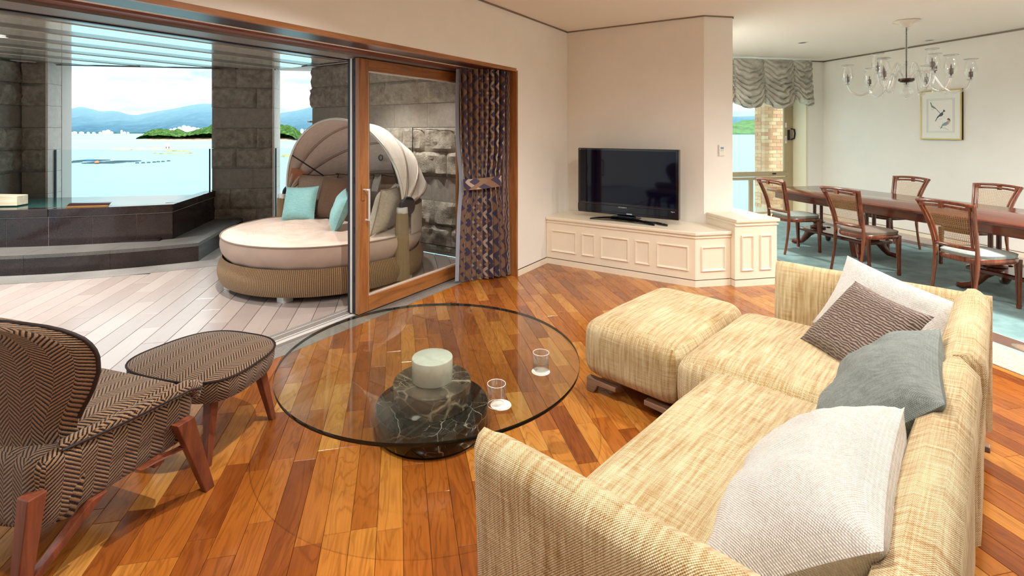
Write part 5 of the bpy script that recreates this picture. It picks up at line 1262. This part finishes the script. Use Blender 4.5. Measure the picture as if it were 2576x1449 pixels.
for i, (p, q, sd, sm, lab, dr) in enumerate(spots):
    o = ch if i == 0 else copy_tree(ch)
    o.location = W2(AD, p, q)+(.006,); o.rotation_euler = (0, 0, AD+(pi/2 if sd > 0 else -pi/2)+dr)
    o.scale = (.84, 1, 1)
    tag(o, lab, 'chair', 'dining chairs around the long table')
    for k in o.children:
        if k.name.startswith('seat_cushion'):
            if i: k.data = k.data.copy()
            k.data.materials[0] = M[sm]

# ================================================================= chandelier
M['crystal'] = glassmat('clear_crystal', (.965, .97, .965), 1.6, .05, .045)
M['crystal2'] = glassmat('solid_crystal', (.90, .91, .90), 1.8, .10, .16)
M['chrome'] = plain('grey_chrome', '#6f7276', .2, 1.0); M['bronzecup'] = plain('brown_bowl', '#3d2a24', .25, .3)
cd = empty('chandelier', W2(AD, 5.134, 4.263)+(1.72,), AD, label='clear glass chandelier with hurricane shades over the dining table', cat='chandelier')
ZT = CEIL-1.72
MB().lathe([(.11, ZT-.002), (.115, ZT-.012), (.06, ZT-.03), (.045, ZT-.06), (.02, ZT-.07)], 24).build('ceiling_canopy', plain('pale_glass_canopy', '#e6e0d2', .15), cd, smooth=50)
MB().lathe([(.006, ZT-.05), (.006, .16)], 10).build('stem_rod', M['chrome'], cd, smooth=60)
MB().lathe([(.012, ZT-.07), (.028, ZT-.09), (.014, ZT-.11), (.022, ZT-.125), (.013, ZT-.14)]+[(.011+.003*(i % 2), ZT-.15-.015*i) for i in range(16)]+[(.03, .40), (.012, .385), (.026, .37), (.012, .355)], 16, caps=False).build('twisted_stem', M['crystal2'], cd, smooth=60)
MB().lathe([(.012, .355), (.05, .345), (.066, .315), (.06, .275), (.035, .245), (.02, .235)], 24, caps=False).build('upper_globe', M['crystal'], cd, smooth=60)
MB().lathe([(.02, .225), (.066, .222), (.068, .20), (.05, .185), (.02, .18)], 24).build('centre_bowl', M['bronzecup'], cd, smooth=50)
MB().lathe([(.018, .18), (.03, .165), (.014, .15), (.022, .14), (.01, .13)], 16, caps=False).build('lower_stem', M['crystal2'], cd, smooth=60)
MB().lathe([(.012, .13), (.045, .115), (.060, .085), (.052, .055), (.02, .03), (.008, .02)], 24, caps=False).build('lower_globe', M['crystal'], cd, smooth=60)
MB().lathe([(.0, 0), (.011, .006), (.012, .014), (.006, .022), (.012, .03), (0, .034)], 12).build('finial', M['crystal2'], cd, smooth=60)
shade = [(.024, .0), (.045, .025), (.055, .065), (.048, .11), (.036, .145), (.042, .165), (.055, .178)]
def arm(ang, Rr, dz):
    ca, sa = cos(ang), sin(ang)
    P = [(0.055, .21+dz*.5), (Rr*.30, .29+dz), (Rr*.45, .23+dz*.9), (Rr*.58, .12+dz*.7), (Rr*.76, .065+dz*.6), (Rr*.92, .10+dz*.7), (Rr, .18+dz)]
    pts = []
    for i in range(len(P)-1):
        p0, p1, p2, p3 = P[max(0, i-1)], P[i], P[i+1], P[min(len(P)-1, i+2)]
        for k in range(5):
            t = k/5; f = lambda j: .5*((2*p1[j])+(-p0[j]+p2[j])*t+(2*p0[j]-5*p1[j]+4*p2[j]-p3[j])*t*t+(-p0[j]+3*p1[j]-3*p2[j]+p3[j])*t**3)
            pts.append((f(0)*ca, f(0)*sa, f(1)))
    pts.append((P[-1][0]*ca, P[-1][0]*sa, P[-1][1]))
    a = MB().tube(pts, .0105, 8).build('arm', M['crystal2'], cd, smooth=60)
    x, y, z = Rr*ca, Rr*sa, .18+dz
    MB().lathe([(.008, -.005), (.035, .005), (.038, .012), (.012, .018)], 14, (x, y, z), caps=False).build('drip_pan', M['crystal2'], a, smooth=50)
    MB().lathe([(.006, .012), (.006, .03), (.017, .032), (.017, .085), (.004, .087), (.006, .10), (.002, .125), (0, .126)], 12, (x, y, z)).build('candle_socket', M['chrome'], a, smooth=40)
    MB().lathe(shade, 24, (x, y, z+.03), caps=False).build('hurricane_shade', M['crystal'], a, smooth=60)
    MB().tube([(x+.0555*cos(2*pi*i/24), y+.0555*sin(2*pi*i/24), z+.209) for i in range(24)], .0016, 5, closed=True).build('shade_rim', M['chrome'], a)
    MB().lathe([(0, -.10), (.009, -.09), (.011, -.08), (.003, -.05), (.001, -.0)], 10, (x*.62, y*.62, .15+dz*.6)).build('drop', M['crystal2'], a, smooth=60)
for i in range(6): arm(radians(20+60*i), .50, 0)
for i in range(4): arm(radians(-10+90*i), .30, .09)

# ================================================================= bird print, balloon valance, downlights, sockets
pf = empty('framed_print', W2(AD, PR-.002, 5.164)+(1.293,), AD-pi/2, label='gold-framed print of three small birds on the wall', cat='picture')
M['gold'] = plain('pale_gold', '#d8b876', .3, .6); M['fside'] = plain('frame_side_black', '#1d1512', .5); M['mount'] = plain('mount_board', '#efefe6', .8); M['paper'] = plain('print_paper', '#f2efe8', .8); M['ink'] = plain('grey_ink', '#aeb2ac', .8)
FW, FH = .494, .631
MB().box(-FW/2, FW/2, -.024, 0, 0, FH).build('frame_back', M['fside'], pf)
for a, b, c_, d_ in ((-FW/2, FW/2, 0, .017), (-FW/2, FW/2, FH-.017, FH), (-FW/2, -FW/2+.017, .017, FH-.017), (FW/2-.017, FW/2, .017, FH-.017)): MB().box(a, b, -.032, -.018, c_, d_).build('frame_bar', M['gold'], pf, bev=.003)
MB().box(-FW/2+.015, FW/2-.015, -.0255, -.024, .015, FH-.015).build('mount', M['mount'], pf)
MB().box(-.15, .15, -.0265, -.0255, .105, .505).build('sheet', M['paper'], pf)
for k, (hx, z0, z1) in enumerate(((.165, .09, .52), (.150, .105, .505))):
    for a, b, c_, d_ in ((-hx, hx, z0, z0+.0025), (-hx, hx, z1-.0025, z1), (-hx, -hx+.0025, z0, z1), (hx-.0025, hx, z0, z1)): MB().box(a, b, -.0272, -.0262, c_, d_).build('ruled_line', M['ink'], pf)
def ink(name, pts, c, k=0):
    v = [(x, -.0275-.0004*k, z) for x, z in pts]; MB().add(v, [tuple(range(len(v)))[::-1]]).build(name, plain(name+'_ink', c, .8), pf)
ink('bird_body', [(-.118, .465), (-.112, .435), (-.108, .418), (-.085, .402), (-.06, .392), (-.045, .383), (-.05, .400), (-.08, .428), (-.102, .444), (-.110, .466)], '#8c9088')
ink('bird_tail', [(-.050, .396), (-.042, .378), (-.003, .334), (.004, .336)], '#5f6560', 1)
ink('bird_crest', [(-.122, .472), (-.112, .442), (-.100, .450), (-.116, .485)], '#7a7e74', 1)
ink('bird_body', [(-.045, .262), (-.01, .292), (.02, .298), (.036, .315), (.034, .345), (.028, .352), (.008, .338), (-.012, .318), (-.035, .288)], '#56616c')
ink('bird_tail', [(-.062, .235), (-.055, .232), (-.022, .292), (-.03, .300)], '#4d535a', 1)
ink('bird_crest', [(.030, .348), (.052, .352), (.062, .362), (.048, .372), (.042, .384), (.036, .366)], '#3e454c', 1)
ink('bird_throat', [(.034, .330), (.046, .345), (.040, .354), (.032, .346)], '#d9dbd6', 2)
ink('bird_body', [(.03, .172), (.07, .176), (.10, .196), (.118, .232), (.112, .262), (.095, .268), (.082, .256), (.088, .236), (.06, .215), (.03, .19)], '#c7a994')
ink('bird_wing', [(.015, .170), (.06, .182), (.092, .205), (.086, .228), (.05, .215), (.02, .188)], '#8ba0a2', 1)
ink('bird_cap', [(.080, .256), (.09, .268), (.106, .268), (.118, .252), (.119, .226), (.110, .244), (.095, .252)], '#5a4a46', 1)
ink('bird_tail', [(.002, .142), (.008, .138), (.028, .168), (.018, .172)], '#59646c', 1)
for a in ((-.02, .255, .03, .265), (.04, .29, .055, .272), (.045, .150, .10, .118), (-.015, .165, .05, .138), (.03, .225, .03, .20), (-.108, .395, -.098, .380), (-.09, .395, -.085, .378)):
    ink('twig', [(a[0], a[1]), (a[0]+.002, a[1]+.003), (a[2]+.002, a[3]+.003), (a[2], a[3])], '#b3a79a')

M['valance'] = None
m, nt, b = newmat('grey_silk'); t = NODE(nt, 'ShaderNodeTexCoord')
n1 = nz(nt, t.outputs['Object'], 22, 5, .6); setp(nt, b, col=RAMP(nt, nz(nt, t.outputs['Object'], 5, 2), [(.3, lin('#a5a49a')), (.7, lin('#cfcdc1'))]), rough=.42, spec=.4); M['valance'] = m
va = empty('balloon_valance', W2(AD, 4.9, QW-.06)+(1.9,), AD, label='gathered grey silk balloon valance over the dining window', cat='valance')
sw_ = .53; x = 6.44-4.9; k = 0
while x > -1.55:
    last = k == 0; w = .34 if last else sw_
    def fn(s, t, x=x, w=w, k=k):
        a = (s*2-1); bot = -.04-.11*(1-a*a)**.8 if k else .0-.10*(1-(s-1)**2 if True else 0)
        z = .62-(.62-bot)*t
        ph = t*52-(1-a*a)*9.0+1.5*noise.noise(Vector((a*2.2, t*4, k*3)))*2
        fold = .040*(abs(sin(ph*.5))**.7*2-1)+.026*noise.noise(Vector((a*5, t*30-(1-a*a)*5, k)))
        y = -.05-.10*sqrt(max(0, 1-a*a))*(0.35+.65*t)*(1 if t < .93 else 1-(t-.93)*9)-fold*(.4+.6*t)
        return (x-w+w*s, y, z+.02*noise.noise(Vector((a*3, t*9, k+7)))*(1 if 0 < t else 0))
    MB().grid(fn, 26, 70).build('swag', M['valance'], va, smooth=80)
    x -= w; k += 1

M['lampglow'] = None
m = bpy.data.materials.new('downlight_glow'); m.use_nodes = True; nt = m.node_tree; nt.nodes.clear()
NODE(nt, 'ShaderNodeOutputMaterial', {'Surface': NODE(nt, 'ShaderNodeEmission', {'Color': (1, .9, .75, 1), 'Strength': 2.0}).outputs[0]}); M['lampglow'] = m
def downlight(X, Y, power, label, size=.05, cone=165, blend=1.0, col=(1, .96, .905), lit=True, z=CEIL, **kw):
    d = empty('downlight', (X, Y, z), 0, label=label, cat='light', group='recessed ceiling downlights')
    MB().lathe([(.045, -.0005), (.06, -.001), (.062, -.004), (.046, -.004)], 24, caps=False).build('trim_ring', M['white'], d, smooth=40)
    MB().lathe([(0, -.0012), (.045, -.0012)], 24, caps=False).build('lamp_face', M['lampglow'] if lit else M['metaltrim'], d)
    if power:
        L = bpy.data.lights.new('downlight_lamp', 'SPOT'); L.energy = power; L.spot_size = radians(cone); L.spot_blend = blend; L.shadow_soft_size = size; L.color = col
        lo = bpy.data.objects.new('downlight_lamp', L); COL.objects.link(lo); lo.parent = d; lo.location = (0, 0, -.01)
LIGHTS()
